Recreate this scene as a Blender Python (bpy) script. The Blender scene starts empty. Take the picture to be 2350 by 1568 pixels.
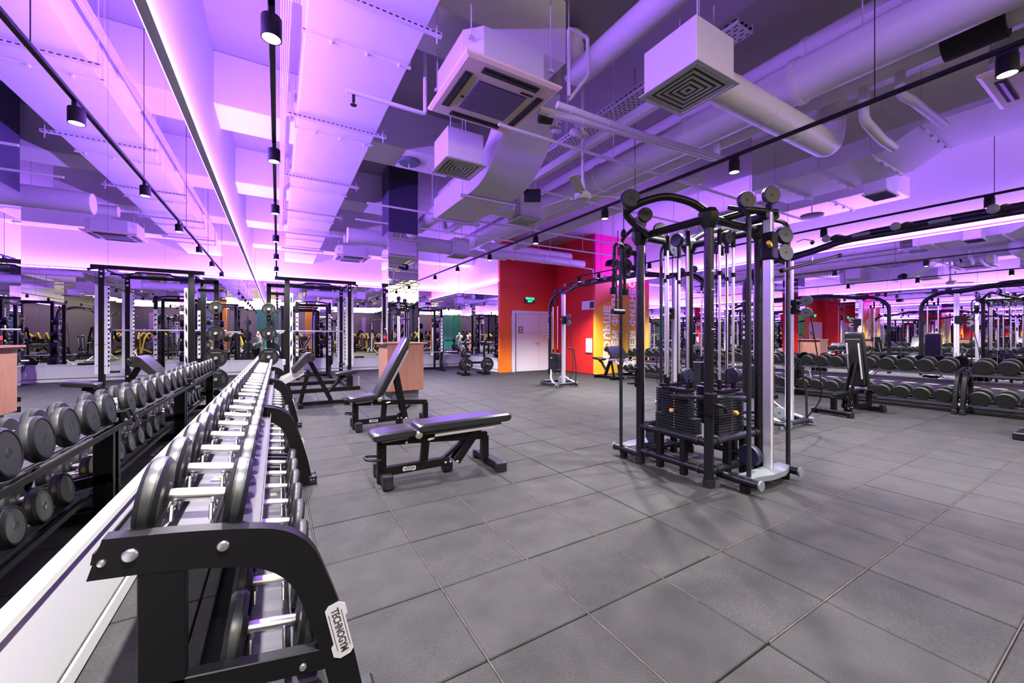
import bpy, math, random
from mathutils import Vector, Matrix
random.seed(7)
PI = math.pi
C = bpy.context.scene.collection
sc = bpy.context.scene

# ------------------------------------------------------------------ camera, world, exposure
TH = math.radians(30.7)
F = 905.0
cam_d = bpy.data.cameras.new('camera'); cam = bpy.data.objects.new('camera', cam_d); C.objects.link(cam)
cam.location = (0, 0, 1.3); cam.rotation_euler = (PI/2, 0, -TH)
cam_d.sensor_width = 36; cam_d.lens = 36*F/2350; cam_d.shift_y = -12/2350; cam_d.clip_start = 0.02
sc.camera = cam
sc.view_settings.view_transform = 'Standard'
try: sc.view_settings.look = 'None'
except Exception: pass
sc.view_settings.gamma = 1.0; sc.view_settings.exposure = 1.75
sc.view_settings.use_curve_mapping = False
w = bpy.data.worlds.new('world'); sc.world = w; w.use_nodes = True
w.node_tree.nodes['Background'].inputs[0].default_value = (0.5, 0.45, 0.6, 1)
w.node_tree.nodes['Background'].inputs[1].default_value = 0.02
cy = sc.cycles
cy.max_bounces = 14; cy.glossy_bounces = 10; cy.diffuse_bounces = 4; cy.transmission_bounces = 4
cy.caustics_reflective = False; cy.caustics_refractive = False
cy.sample_clamp_indirect = 6.0

PURPLE = (0.25, 0.035, 1.0)
WASH_C = (0.37, 0.155, 1.0)
LED_POWER = 20.0          # strip radiance
SPOT_W = 195.0
WASH_W = 11.5              # per metre: upward output of the LED profiles
LINE_POWER = 7.5

# ------------------------------------------------------------------ materials
def mat(name, col, rough=0.5, metal=0.0, noise=0.0, nscale=60, bump=0.0, emit=None, estr=0.0, coat=0.0, spec=0.5):
    m = bpy.data.materials.new(name); m.use_nodes = True
    nt = m.node_tree; b = nt.nodes['Principled BSDF']
    b.inputs['Base Color'].default_value = (*col, 1); b.inputs['Roughness'].default_value = rough
    b.inputs['Metallic'].default_value = metal
    b.inputs['Specular IOR Level'].default_value = spec
    if coat: b.inputs['Coat Weight'].default_value = coat
    if emit:
        b.inputs['Emission Color'].default_value = (*emit, 1); b.inputs['Emission Strength'].default_value = estr
    if noise or bump:
        tc = nt.nodes.new('ShaderNodeTexCoord'); nz = nt.nodes.new('ShaderNodeTexNoise')
        nz.inputs['Scale'].default_value = nscale; nz.inputs['Detail'].default_value = 5
        nt.links.new(tc.outputs['Object'], nz.inputs['Vector'])
        if noise:
            mp = nt.nodes.new('ShaderNodeMapRange'); mp.inputs[3].default_value = 1-noise; mp.inputs[4].default_value = 1+noise
            nt.links.new(nz.outputs['Fac'], mp.inputs[0])
            mx = nt.nodes.new('ShaderNodeMix'); mx.data_type = 'RGBA'; mx.blend_type = 'MULTIPLY'; mx.inputs[0].default_value = 1
            mx.inputs[6].default_value = (*col, 1)
            nt.links.new(mp.outputs[0], mx.inputs[7]); nt.links.new(mx.outputs[2], b.inputs['Base Color'])
        if bump:
            bp = nt.nodes.new('ShaderNodeBump'); bp.inputs['Strength'].default_value = bump; bp.inputs['Distance'].default_value = 0.004
            nt.links.new(nz.outputs['Fac'], bp.inputs['Height']); nt.links.new(bp.outputs[0], b.inputs['Normal'])
    return m

def led_mat(name, col, s):
    m = bpy.data.materials.new(name); m.use_nodes = True; nt = m.node_tree; nt.nodes.clear()
    e = nt.nodes.new('ShaderNodeEmission'); o = nt.nodes.new('ShaderNodeOutputMaterial')
    e.inputs[0].default_value = (*col, 1); e.inputs[1].default_value = s
    nt.links.new(e.outputs[0], o.inputs[0]); return m

def rubber_mat(name, tint=1.0):
    m = mat(name, (0.027*tint, 0.0258*tint, 0.0265*tint), 0.7, spec=0.2)
    nt = m.node_tree; b = nt.nodes['Principled BSDF']
    geo = nt.nodes.new('ShaderNodeNewGeometry')
    n1 = nt.nodes.new('ShaderNodeTexNoise'); n1.inputs['Scale'].default_value = 260; n1.inputs['Detail'].default_value = 3
    n2 = nt.nodes.new('ShaderNodeTexNoise'); n2.inputs['Scale'].default_value = 5; n2.inputs['Detail'].default_value = 6
    oi = nt.nodes.new('ShaderNodeObjectInfo')
    for n in (n1, n2): nt.links.new(geo.outputs['Position'], n.inputs['Vector'])
    r1 = nt.nodes.new('ShaderNodeMapRange'); r1.inputs[1].default_value = .3; r1.inputs[2].default_value = .7; r1.inputs[3].default_value = .5; r1.inputs[4].default_value = 1.6
    r2 = nt.nodes.new('ShaderNodeMapRange'); r2.inputs[1].default_value = .3; r2.inputs[2].default_value = .7; r2.inputs[3].default_value = .78; r2.inputs[4].default_value = 1.22
    r3 = nt.nodes.new('ShaderNodeMapRange'); r3.inputs[3].default_value = .9; r3.inputs[4].default_value = 1.12
    nt.links.new(n1.outputs[0], r1.inputs[0]); nt.links.new(n2.outputs[0], r2.inputs[0]); nt.links.new(oi.outputs['Random'], r3.inputs[0])
    a = nt.nodes.new('ShaderNodeMath'); a.operation = 'MULTIPLY'; c = nt.nodes.new('ShaderNodeMath'); c.operation = 'MULTIPLY'
    nt.links.new(r1.outputs[0], a.inputs[0]); nt.links.new(r2.outputs[0], a.inputs[1]); nt.links.new(a.outputs[0], c.inputs[0]); nt.links.new(r3.outputs[0], c.inputs[1])
    mx = nt.nodes.new('ShaderNodeMix'); mx.data_type = 'RGBA'; mx.blend_type = 'MULTIPLY'; mx.inputs[0].default_value = 1
    mx.inputs[6].default_value = (0.027*tint, 0.0258*tint, 0.0265*tint, 1)
    nt.links.new(c.outputs[0], mx.inputs[7]); nt.links.new(mx.outputs[2], b.inputs['Base Color'])
    bp = nt.nodes.new('ShaderNodeBump'); bp.inputs['Strength'].default_value = .25; bp.inputs['Distance'].default_value = .002
    nt.links.new(n1.outputs[0], bp.inputs['Height']); nt.links.new(bp.outputs[0], b.inputs['Normal'])
    return m

def ramp_mat(name, stops, axis_vec, lo, hi, rough=0.6):
    """painted colour gradient along a world direction"""
    m = mat(name, (1, 1, 1), rough); nt = m.node_tree; b = nt.nodes['Principled BSDF']
    geo = nt.nodes.new('ShaderNodeNewGeometry'); dp = nt.nodes.new('ShaderNodeVectorMath'); dp.operation = 'DOT_PRODUCT'
    dp.inputs[1].default_value = axis_vec
    nt.links.new(geo.outputs['Position'], dp.inputs[0])
    mr = nt.nodes.new('ShaderNodeMapRange'); mr.inputs[1].default_value = lo; mr.inputs[2].default_value = hi
    nt.links.new(dp.outputs['Value'], mr.inputs[0])
    cr = nt.nodes.new('ShaderNodeValToRGB'); e = cr.color_ramp.elements
    e[0].position = stops[0][0]; e[0].color = (*stops[0][1], 1); e[1].position = stops[1][0]; e[1].color = (*stops[1][1], 1)
    for p, c_ in stops[2:]:
        k = e.new(p); k.color = (*c_, 1)
    nt.links.new(mr.outputs[0], cr.inputs[0]); nt.links.new(cr.outputs[0], b.inputs['Base Color'])
    return m

def wood_mat(name):
    m = mat(name, (0.42, 0.22, 0.13), 0.45); nt = m.node_tree; b = nt.nodes['Principled BSDF']
    tc = nt.nodes.new('ShaderNodeTexCoord'); mp = nt.nodes.new('ShaderNodeMapping'); mp.inputs['Scale'].default_value = (60, 60, 2.5)
    nz = nt.nodes.new('ShaderNodeTexNoise'); nz.inputs['Scale'].default_value = 1.6; nz.inputs['Detail'].default_value = 4
    nt.links.new(tc.outputs['Object'], mp.inputs[0]); nt.links.new(mp.outputs[0], nz.inputs['Vector'])
    cr = nt.nodes.new('ShaderNodeValToRGB'); e = cr.color_ramp.elements
    e[0].position = .3; e[0].color = (0.20, 0.085, 0.06, 1); e[1].position = .7; e[1].color = (0.33, 0.155, 0.11, 1)
    nt.links.new(nz.outputs[0], cr.inputs[0]); nt.links.new(cr.outputs[0], b.inputs['Base Color'])
    return m

WHITE = mat('white_paint', (0.78, 0.77, 0.78), 0.6, noise=.03, nscale=8)
SLABM = mat('grey_painted_slab', (0.36, 0.33, 0.36), 0.7, noise=.08, nscale=3)
PANELW = mat('white_panel', (0.62, 0.63, 0.62), 0.45)
GALV = mat('painted_duct', (0.74, 0.73, 0.75), 0.45, noise=.04, nscale=5)
PIPEW = mat('painted_pipe', (0.75, 0.72, 0.76), 0.5)
RODW = mat('thin_painted_metal', (0.6, 0.57, 0.62), 0.5)
MIRROR = mat('mirror_glass', (0.9, 0.905, 0.91), 0.0, 1.0)
BLACK = mat('black_powder_coat', (0.004, 0.004, 0.0047), 0.42, noise=.15, nscale=200, spec=.16)
BLACKG = mat('black_gloss_steel', (0.006, 0.006, 0.009), 0.3, spec=.3)
DGREY = mat('dark_grey_plastic', (0.009, 0.0095, 0.012), 0.42, spec=.3)
GREYB = mat('grey_plastic', (0.13, 0.15, 0.165), 0.4)
TUBEG = mat('slate_tube', (0.012, 0.015, 0.02), 0.35, spec=.3)
CHROME = mat('brushed_chrome', (0.8, 0.8, 0.82), 0.28, 1.0)
ALU = mat('anodised_aluminium', (0.72, 0.71, 0.74), 0.35, 0.6)
SILVERP = mat('silver_paint', (0.62, 0.61, 0.66), 0.35, 0.3)
URETH = mat('black_urethane', (0.009, 0.0095, 0.0105), 0.42, noise=.2, nscale=150, spec=.25)
URFACE = mat('worn_urethane_face', (0.008, 0.009, 0.009), 0.55, noise=.6, nscale=120, spec=.12)
LITRIM = mat('top_lit_grey_rim', (0.13, 0.135, 0.14), 0.42)  # spotlight brightness on the black rims, put into the grey
VINYL = mat('black_vinyl', (0.011, 0.011, 0.014), 0.34, bump=.12, nscale=35)
SHELF = mat('grey_steel_shelf', (.035, .032, .045), .45)
NUMP = mat('smoky_plate', (.09, .09, .1), .5)
VSIDE = mat('black_vinyl_back', (0.012, 0.012, 0.014), 0.6)
YEL = mat('yellow_plastic', (0.85, 0.55, 0.05), 0.4)
YELM = mat('yellow_machine_paint', (0.9, 0.7, 0.12), 0.4)
NAVY = mat('dark_blue_paint', (0.035, 0.03, 0.075), 0.6)
WOOD = wood_mat('beech_laminate')
PLINTH = mat('grey_plinth', (0.13, 0.13, 0.16), 0.5)
RED = mat('red_paint', (0.74, 0.02, 0.014), 0.6, noise=.04, nscale=30)
DOORW = mat('white_door_lacquer', (0.78, 0.76, 0.8), 0.35)
GRID_D = mat('dark_vent_void', (0.01, 0.01, 0.012), 0.7)
CREAM = mat('cream_plastic', (0.86, 0.72, 0.56), 0.45)
SLATG = mat('violet_grey_slat', (0.26, 0.23, 0.28), 0.5)
GRILLE = mat('grey_grille', (0.06, 0.05, 0.08), 0.6)
RUBBER = rubber_mat('rubber_tile')
GROUT = mat('floor_base', (0.03, 0.03, 0.032), 0.9)
DUST = mat('chalky_joint', (0.06, 0.054, 0.05), 0.9, noise=.9, nscale=14)
ORANGE = mat('orange_paint', (0.9, 0.3, 0.02), 0.5)
TEAL = mat('teal_strips', (0.02, 0.28, 0.26), 0.4)
LED = led_mat('violet_led', PURPLE, LED_POWER)
LAMPW = led_mat('spot_lens', (1.0, 0.98, 0.95), 40)
LINEW = led_mat('warm_line_lamp', (1.0, 0.86, 0.52), LINE_POWER)
GREEN = led_mat('green_sign', (0.03, 0.75, 0.3), 1.2)
LETTER = mat('white_letters', (0.95, 0.94, 0.95), 0.5)
INK = mat('black_ink', (0.03, 0.03, 0.03), 0.5)
LABELY = mat('cream_label', (0.8, 0.72, 0.5), 0.5)
BLUEW = mat('blue_panel', (0.03, 0.06, 0.6), 0.5)

# ------------------------------------------------------------------ geometry collector
class G:
    def __init__(s): s.v = []; s.f = []; s.M = Matrix.Identity(4)
    def at(s, M): s.M = M; return s
    def add(s, vs, fs):
        n = len(s.v)
        s.v += [tuple(s.M @ Vector(p)) for p in vs]
        s.f += [tuple(i+n for i in f) for f in fs]
        return s
    def box(s, c, d, b=0.0, R=None):
        x, y, z = (k/2 for k in d)
        if b <= 0:
            vs = [(i*x, j*y, k*z) for i in (-1, 1) for j in (-1, 1) for k in (-1, 1)]
            fs = [(0, 1, 3, 2), (4, 6, 7, 5), (0, 4, 5, 1), (2, 3, 7, 6), (0, 2, 6, 4), (1, 5, 7, 3)]
        else:
            b = min(b, x*.9, y*.9, z*.9)
            vs = []; idx = {}
            for i in (-1, 1):
                for j in (-1, 1):
                    for k in (-1, 1):
                        for a in range(3):
                            p = [i*(x-b), j*(y-b), k*(z-b)]
                            p[a] = (i*x, j*y, k*z)[a]
                            idx[(i, j, k, a)] = len(vs); vs.append(tuple(p))
            fs = []
            for a in range(3):
                o = [q for q in range(3) if q != a]
                for sg in (-1, 1):
                    q = []
                    for (m, n) in ((-1, -1), (1, -1), (1, 1), (-1, 1)):
                        t = [0, 0, 0]; t[a] = sg; t[o[0]] = m; t[o[1]] = n; q.append(idx[(*t, a)])
                    fs.append(tuple(q))
            for a in range(3):
                o = [q for q in range(3) if q != a]
                for m in (-1, 1):
                    for n in (-1, 1):
                        q = []
                        for sg, w_ in ((-1, o[0]), (1, o[0]), (1, o[1]), (-1, o[1])):
                            t = [0, 0, 0]; t[a] = sg; t[o[0]] = m; t[o[1]] = n; q.append(idx[(*t, w_)])
                        fs.append(tuple(q))
            for i in (-1, 1):
                for j in (-1, 1):
                    for k in (-1, 1): fs.append(tuple(idx[(i, j, k, a)] for a in range(3)))
        R = R or Matrix.Identity(3)
        cv = Vector(c)
        return s.add([R @ Vector(p) + cv for p in vs], fs)
    def beam(s, p0, p1, w_, h, b=0.0, up=(0, 0, 1)):
        """rectangular bar between two points; w_ across, h along up"""
        p0, p1 = Vector(p0), Vector(p1); d = p1-p0; L = d.length; d.normalize()
        u = Vector(up); sde = d.cross(u)
        if sde.length < 1e-4: u = Vector((1, 0, 0)); sde = d.cross(u)
        sde.normalize(); u = sde.cross(d)
        R = Matrix((sde, d, u)).transposed()
        return s.box((p0+p1)/2, (w_, L, h), b, R)
    def cyl(s, p0, p1, r, n=12, r2=None):
        return s.tube([p0, p1], r, n, r2)
    def tube(s, pts, r, n=10, r2=None, closed=False):
        pts = [Vector(p) for p in pts]; m = len(pts)
        if closed: tg = [(pts[(i+1) % m]-pts[i-1]).normalized() for i in range(m)]
        else: tg = [(pts[min(i+1, m-1)]-pts[max(i-1, 0)]).normalized() for i in range(m)]
        a = Vector((0, 0, 1)) if abs(tg[0].z) < .9 else Vector((1, 0, 0))
        nrm = (a-tg[0]*a.dot(tg[0])).normalized()
        vs = []; 
        for i, p in enumerate(pts):
            nrm = (nrm-tg[i]*nrm.dot(tg[i])).normalized(); bn = tg[i].cross(nrm)
            rr = r if r2 is None else r+(r2-r)*i/(m-1)
            for k in range(n):
                t = 2*PI*k/n; vs.append(p+(nrm*math.cos(t)+bn*math.sin(t))*rr)
        fs = []
        for i in range(m if closed else m-1):
            j = (i+1) % m
            for k in range(n): fs.append((i*n+k, i*n+(k+1) % n, j*n+(k+1) % n, j*n+k))
        if not closed:
            fs.append(tuple(range(n))[::-1]); fs.append(tuple((m-1)*n+k for k in range(n)))
        return s.add(vs, fs)
    def lathe(s, prof, p, ax, n=20, loop=False):
        """prof: (radius, height) pairs along axis ax from p"""
        ax = Vector(ax).normalized(); p = Vector(p)
        a = Vector((0, 0, 1)) if abs(ax.z) < .9 else Vector((1, 0, 0))
        u = (a-ax*a.dot(ax)).normalized(); w_ = ax.cross(u)
        vs = []; 
        for r, h in prof:
            for k in range(n):
                t = 2*PI*k/n; vs.append(p+ax*h+(u*math.cos(t)+w_*math.sin(t))*max(r, 1e-4))
        fs = []
        for i in range(len(prof) if loop else len(prof)-1):
            j = (i+1) % len(prof)
            for k in range(n): fs.append((i*n+k, i*n+(k+1) % n, j*n+(k+1) % n, j*n+k))
        if not loop: fs.append(tuple(range(n))[::-1]); fs.append(tuple((len(prof)-1)*n+k for k in range(n)))
        return s.add(vs, fs)
    def prism(s, poly, a, b, plane='xz'):
        def P(q, h):
            if plane == 'xz': return (q[0], h, q[1])
            if plane == 'xy': return (q[0], q[1], h)
            return (h, q[0], q[1])
        n = len(poly)
        vs = [P(q, a) for q in poly]+[P(q, b) for q in poly]
        fs = [tuple(range(n)), tuple(range(n, 2*n))[::-1]]+[(i, (i+1) % n, n+(i+1) % n, n+i) for i in range(n)]
        return s.add(vs, fs)

def fillet(pts, r, n=5):
    """round the corners of a polyline"""
    pts = [Vector(p) for p in pts]; out = [pts[0]]
    for i in range(1, len(pts)-1):
        a, b, c = pts[i-1], pts[i], pts[i+1]
        d1 = (a-b); d2 = (c-b); rr = min(r, d1.length*.49, d2.length*.49)
        q0 = b+d1.normalized()*rr; q1 = b+d2.normalized()*rr
        for k in range(n+1):
            t = k/n; out.append(q0*(1-t)**2+b*2*t*(1-t)+q1*t*t)
    out.append(pts[-1]); return out

def obj(name, g, m, parent=None, sharp=32):
    if isinstance(g, bpy.types.Mesh): me = g
    else:
        me = bpy.data.meshes.new(name); me.from_pydata(g.v, [], g.f)
        me.materials.append(m)
        import bmesh
        bm = bmesh.new(); bm.from_mesh(me); bmesh.ops.recalc_face_normals(bm, faces=bm.faces); bm.to_mesh(me); bm.free()
        me.shade_smooth(); me.set_sharp_from_angle(angle=math.radians(sharp))
    o = bpy.data.objects.new(name, me); C.objects.link(o)
    if parent: o.parent = parent
    return o
def thing(name, label, cat, loc=(0, 0, 0), rz=0.0, group=None):
    o = bpy.data.objects.new(name, None); C.objects.link(o); o.location = loc; o.rotation_euler = (0, 0, rz)
    o.empty_display_size = .1
    o['label'] = label; o['category'] = cat
    if group: o['group'] = group
    return o
def tag(o, label, cat, group=None, kind=None):
    o['label'] = label; o['category'] = cat
    if group: o['group'] = group
    if kind: o['kind'] = kind
    return o
def struct(name, g, m, parent=None, sharp=32):
    o = obj(name, g, m, parent, sharp)
    if not parent: o['kind'] = 'structure'
    return o
def copy_tree(o, loc=None, rz=None, label=None, group=None, parent=None):
    kids = [c for c in o.children]
    c = o.copy(); C.objects.link(c)
    if parent: c.parent = parent
    if loc is not None: c.location = loc
    if rz is not None: c.rotation_euler = (0, 0, rz)
    if label: c['label'] = label
    if group: c['group'] = group
    for k in kids: copy_tree(k, parent=c)
    return c
def text(name, s, size, M, m, parent, ext=0.002, off=0.0, align='CENTER', fit=None):
    cu = bpy.data.curves.new(name, 'FONT'); cu.body = s; cu.size = size; cu.extrude = ext; cu.offset = off
    cu.align_x = align; cu.align_y = 'CENTER'; cu.resolution_u = 3
    cu.materials.append(m)
    o = bpy.data.objects.new(name, cu); C.objects.link(o)
    bpy.context.view_layer.update()
    me = bpy.data.meshes.new_from_object(o.evaluated_get(bpy.context.evaluated_depsgraph_get()))
    bpy.data.objects.remove(o); o = bpy.data.objects.new(name, me); C.objects.link(o)
    if not me.materials: me.materials.append(m)
    if fit:
        bpy.context.view_layer.update(); d = o.dimensions
        M = M @ Matrix.Diagonal((fit/max(d.x, 1e-3), 1, 1, 1))
    o.matrix_world = M
    if parent: o.parent = parent
    return o
def frame_mat(o, ex, ey):
    ex = Vector(ex).normalized(); ey = Vector(ey).normalized(); ez = ex.cross(ey)
    M = Matrix((ex, ey, ez)).transposed().to_4x4(); M.translation = Vector(o); return M
def ordn(k): return ['first', 'second', 'third', 'fourth', 'fifth', 'sixth', 'seventh', 'eighth', 'ninth', 'tenth'][k-1] if k <= 10 else ('%dst' % k if k % 10 == 1 and k != 11 else '%dnd' % k if k % 10 == 2 and k != 12 else '%drd' % k if k % 10 == 3 and k != 13 else '%dth' % k)

XL, XR, YB, ZM0, ZM1, ZC = -.67, 10.64, 16.0, .5, 3.2, 4.8
XS, YD, XP, YP = 6.8, 12.3, 9.3, 10.1
YF, XW = -16.0, -7.0

# ------------------------------------------------------------------ lights of the room
def area(name, loc, size, size_y, power, col, rot):
    l = bpy.data.lights.new(name, 'AREA'); l.shape = 'RECTANGLE'; l.size = size; l.size_y = size_y; l.energy = power; l.color = col
    o = bpy.data.objects.new(name, l); C.objects.link(o); o.location = loc; o.rotation_euler = rot; return o
def spot(loc, parent, power=SPOT_W):
    l = bpy.data.lights.new('spot_beam', 'SPOT'); l.energy = power; l.color = (1, .96, .93); l.spot_size = math.radians(126); l.spot_blend = .55
    l.shadow_soft_size = .035
    o = bpy.data.objects.new('spot_beam', l); C.objects.link(o); o.location = loc; o.parent = parent; return o

# ------------------------------------------------------------------ setting: slab, walls, mirrors
struct('floor', G().box(((XR+XW)/2, (YB+YF)/2, -.07), (XR-XW+.6, YB-YF+.6, .1)), GROUT)
floor = bpy.data.objects['floor']
TS = .527
x0 = .727-TS*15; y0 = 1.41-TS*33
cells = []
for i in range(40):
    for j in range(62):
        xa, ya = x0+i*TS, y0+j*TS; xb, yb = xa+TS, ya+TS
        if xb > XR+.01 or yb > YB+.2 or ya < YF: 
            if not (xa < XR-.1 and yb < YB+.6 and ya >= YF): continue
        if xa < XL-.3 and ya > -1.6: continue
        if xb < XW: continue
        cx, cy_ = (xa+xb)/2, (ya+yb)/2
        if cx > XS and cy_ > YD or cx > XP and cy_ > YP: continue
        cells.append((cx, cy_))
def tile_mesh(dx=0):
    return G().box((0, 0, -.01), (TS-.008, TS-.008, .02), .004)
vis = []
for c_ in cells:
    d = c_[0]*math.sin(TH)+c_[1]*math.cos(TH); r = c_[0]*math.cos(TH)-c_[1]*math.sin(TH)
    if d > .6 and abs(r) < 1.36*d+.5: vis.append((d, c_))
vis.sort(); near = [c_ for d, c_ in vis[:296]]; nset = set(near)
tm = None
for k, c_ in enumerate(near):
    if tm is None: o = obj('rubber_tile', tile_mesh(), RUBBER, floor); tm = o.data
    else: o = obj('rubber_tile', tm, None, floor)
    o.location = (c_[0], c_[1], -.0006*((k*7) % 4))
g = G()
for c_ in cells:
    if c_ not in nset: g.box((c_[0], c_[1], -.01), (TS-.008, TS-.008, .02), .004)
o = obj('distant_rubber_tiles', g, RUBBER, floor); o['kind'] = 'stuff'
g = G()
for xj, ya, yb in ((.2, 1.2, 8), (.727, .9, 9), (1.254, .7, 4.4), (1.781, 1.2, 3.0)):
    g.box((xj, (ya+yb)/2, -.0045), (.004, yb-ya, .008))
for yj, xa, xb in ((1.41, 2.2, 10), (.883, 1.8, 9.5), (1.937, 3.2, 7.5), (.356, 1.2, 6)):
    g.box(((xa+xb)/2, yj, -.0045), (xb-xa, .004, .008))
o = obj('chalk_dust_in_joints', g, DUST, floor); o['kind'] = 'stuff'
struct('ceiling', G().box(((XR+XW)/2, (YB+YF)/2, ZC+.1), (XR-XW+.6, YB-YF+.6, .2)), SLABM)
ceil = bpy.data.objects['ceiling']
for yb_, wd in ((3.55, .6), (6.35, .7), (9.2, .7), (12.0, .7), (14.8, .6)):
    x1 = XS if yb_ > YD else 2.6
    obj('beam', G().box(((XL-.02+x1)/2, yb_, (ZC+4.15)/2), (x1-XL, wd, ZC-4.15+.004), .01), WHITE, ceil)

def mirror_wall(name, p0, p1, n_in, seam0, step, z_top=ZC, zm=ZM1, backside=.2, upper=WHITE):
    """p0->p1 run of wall face; n_in unit normal into the room"""
    p0 = Vector((*p0, 0)); p1 = Vector((*p1, 0)); d = (p1-p0); L = d.length; d.normalize(); n = Vector((*n_in, 0))
    ang = math.atan2(d.y, d.x); R = Matrix.Rotation(ang, 3, 'Z')
    sgn = 1 if (R @ Vector((0, 1, 0))).dot(n) > 0 else -1
    def bx(g, s0, s1, off0, off1, z0, z1, b=0):
        c_ = p0+d*(s0+s1)/2+n*(off0+off1)/2; c_.z = (z0+z1)/2
        return g.box(c_, (s1-s0, abs(off1-off0), z1-z0), b, R)
    g = G(); bx(g, 0, L, -backside, -.006, 0, z_top)
    wl = struct(name, g, upper)
    # mirrors
    s = seam0
    while s > 0: s -= step
    while s < L:
        a, b = max(0, s), min(L, s+step)
        if b-a > .05: 
            g = G(); bx(g, a+.0015, b-.0015, -.005, 0, ZM0, zm); obj('mirror_panel', g, MIRROR, wl)
        s += step
    # white base panels, ledge, toe recess
    s = seam0
    while s > 0: s -= 2.1
    while s < L:
        a, b = max(0, s), min(L, s+2.1)
        if b-a > .05: g = G(); bx(g, a+.001, b-.001, 0, .018, .115, ZM0-.03); obj('base_panel', g, PANELW, wl)
        s += 2.1
    g = G(); bx(g, 0, L, 0, .028, ZM0-.028, ZM0+.004, .003); obj('ledge', g, PANELW, wl)
    g = G(); bx(g, 0, L, 0, .008, .085, .115); obj('toe_groove', g, GREYB, wl)
    g = G(); bx(g, 0, L, 0, .02, .012, .085, .002); obj('toe_strip', g, PANELW, wl)
    # LED profile
    g = G(); bx(g, 0, L, 0, .03, zm, zm+.022); obj('led_profile', g, ALU, wl)
    g = G(); bx(g, .01, L-.01, .0302, .036, zm+.002, zm+.026); obj('led_strip', g, LED, wl)
    return wl
mirror_wall('wall_left', (XL, -1.0), (XL, YB), (1, 0), 2.5+1.0, 1.07)
mirror_wall('wall_back', (XL, YB), (XS, YB), (0, -1), .7, 1.07)
mirror_wall('wall_side', (XS, YD+.125), (XS, YB), (-1, 0), .4, 1.07, backside=.12)
mirror_wall('wall_right', (XR, -5.0), (XR, YP), (-1, 0), 1.57+5.0, 1.22)
def led_wash(name, p0, p1, z, nx, ny):
    p0, p1 = Vector(p0), Vector(p1); d = p1-p0; L = d.length; a = math.atan2(d.y, d.x); c_ = (p0+p1)/2
    o = area(name, (c_.x+nx*.052, c_.y+ny*.052, z+.014), L, .03, WASH_W*L, WASH_C, (0, 0, 0))
    dirv = Vector((nx*.62, ny*.62, .78)).normalized(); ex = d.to_3d().normalized(); ez = -dirv; ey = ez.cross(ex)
    M = Matrix((ex, ey, ez)).transposed().to_4x4(); M.translation = o.location; o.matrix_world = M
led_wash('led_output', (XL, -1), (XL, YB), ZM1, 1, 0)
led_wash('led_output', (XL, YB), (XS, YB), ZM1, 0, -1)
led_wash('led_output', (XS, YD), (XS, YB), ZM1, -1, 0)
led_wash('led_output', (XR, -2), (XR, YP), ZM1, -1, 0)

# coloured walls beside the door and the pillar with the slogan
DOORWALL = ramp_mat('orange_to_red_wall', [(0, (0.98, 0.25, 0.01)), (.7, (0.72, 0.025, 0.012)), (.4, (0.93, 0.11, 0.01)), (1, (0.5, 0.01, 0.015))], (.35, 0, .55), 2.4, 5.6)
PILLAR = ramp_mat('orange_to_pink_pillar', [(0, (0.95, 0.50, 0.03)), (.40, (0.93, 0.42, 0.03)), (.42, (0.9, 0.18, 0.03)), (.62, (0.88, 0.10, 0.06)), (.64, (0.95, 0.01, 0.16)), (1, (0.95, 0.0, 0.3))], (-.45, 0, 1), -3.6, 0.4)
g = G()
dx0, dx1, dz = 7.27, 9.07, 2.24
g.box(((XS+.12+dx0)/2, YD+.1, ZC/2), (dx0-XS-.12, .2, ZC)).box(((XS+.06), YD+.06, ZC/2), (.12, .12, ZC))
g.box(((dx0+dx1)/2, YD+.1, (ZC+dz)/2), (dx1-dx0, .2, ZC-dz)).box(((dx1+XP)/2, YD+.1, ZC/2), (XP-dx1, .2, ZC))
struct('wall_door', g, DOORWALL)
struct('wall_red', G().box((XP+.1, (YP+YD)/2+.1, ZC/2), (.2, YD-YP-.2+.2, ZC)), RED)
struct('wall_pillar', G().box(((XP+XR)/2+.05, YP+.1, ZC/2), (XR-XP+.1, .2, ZC)), PILLAR)
pil = bpy.data.objects['wall_pillar']
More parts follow.
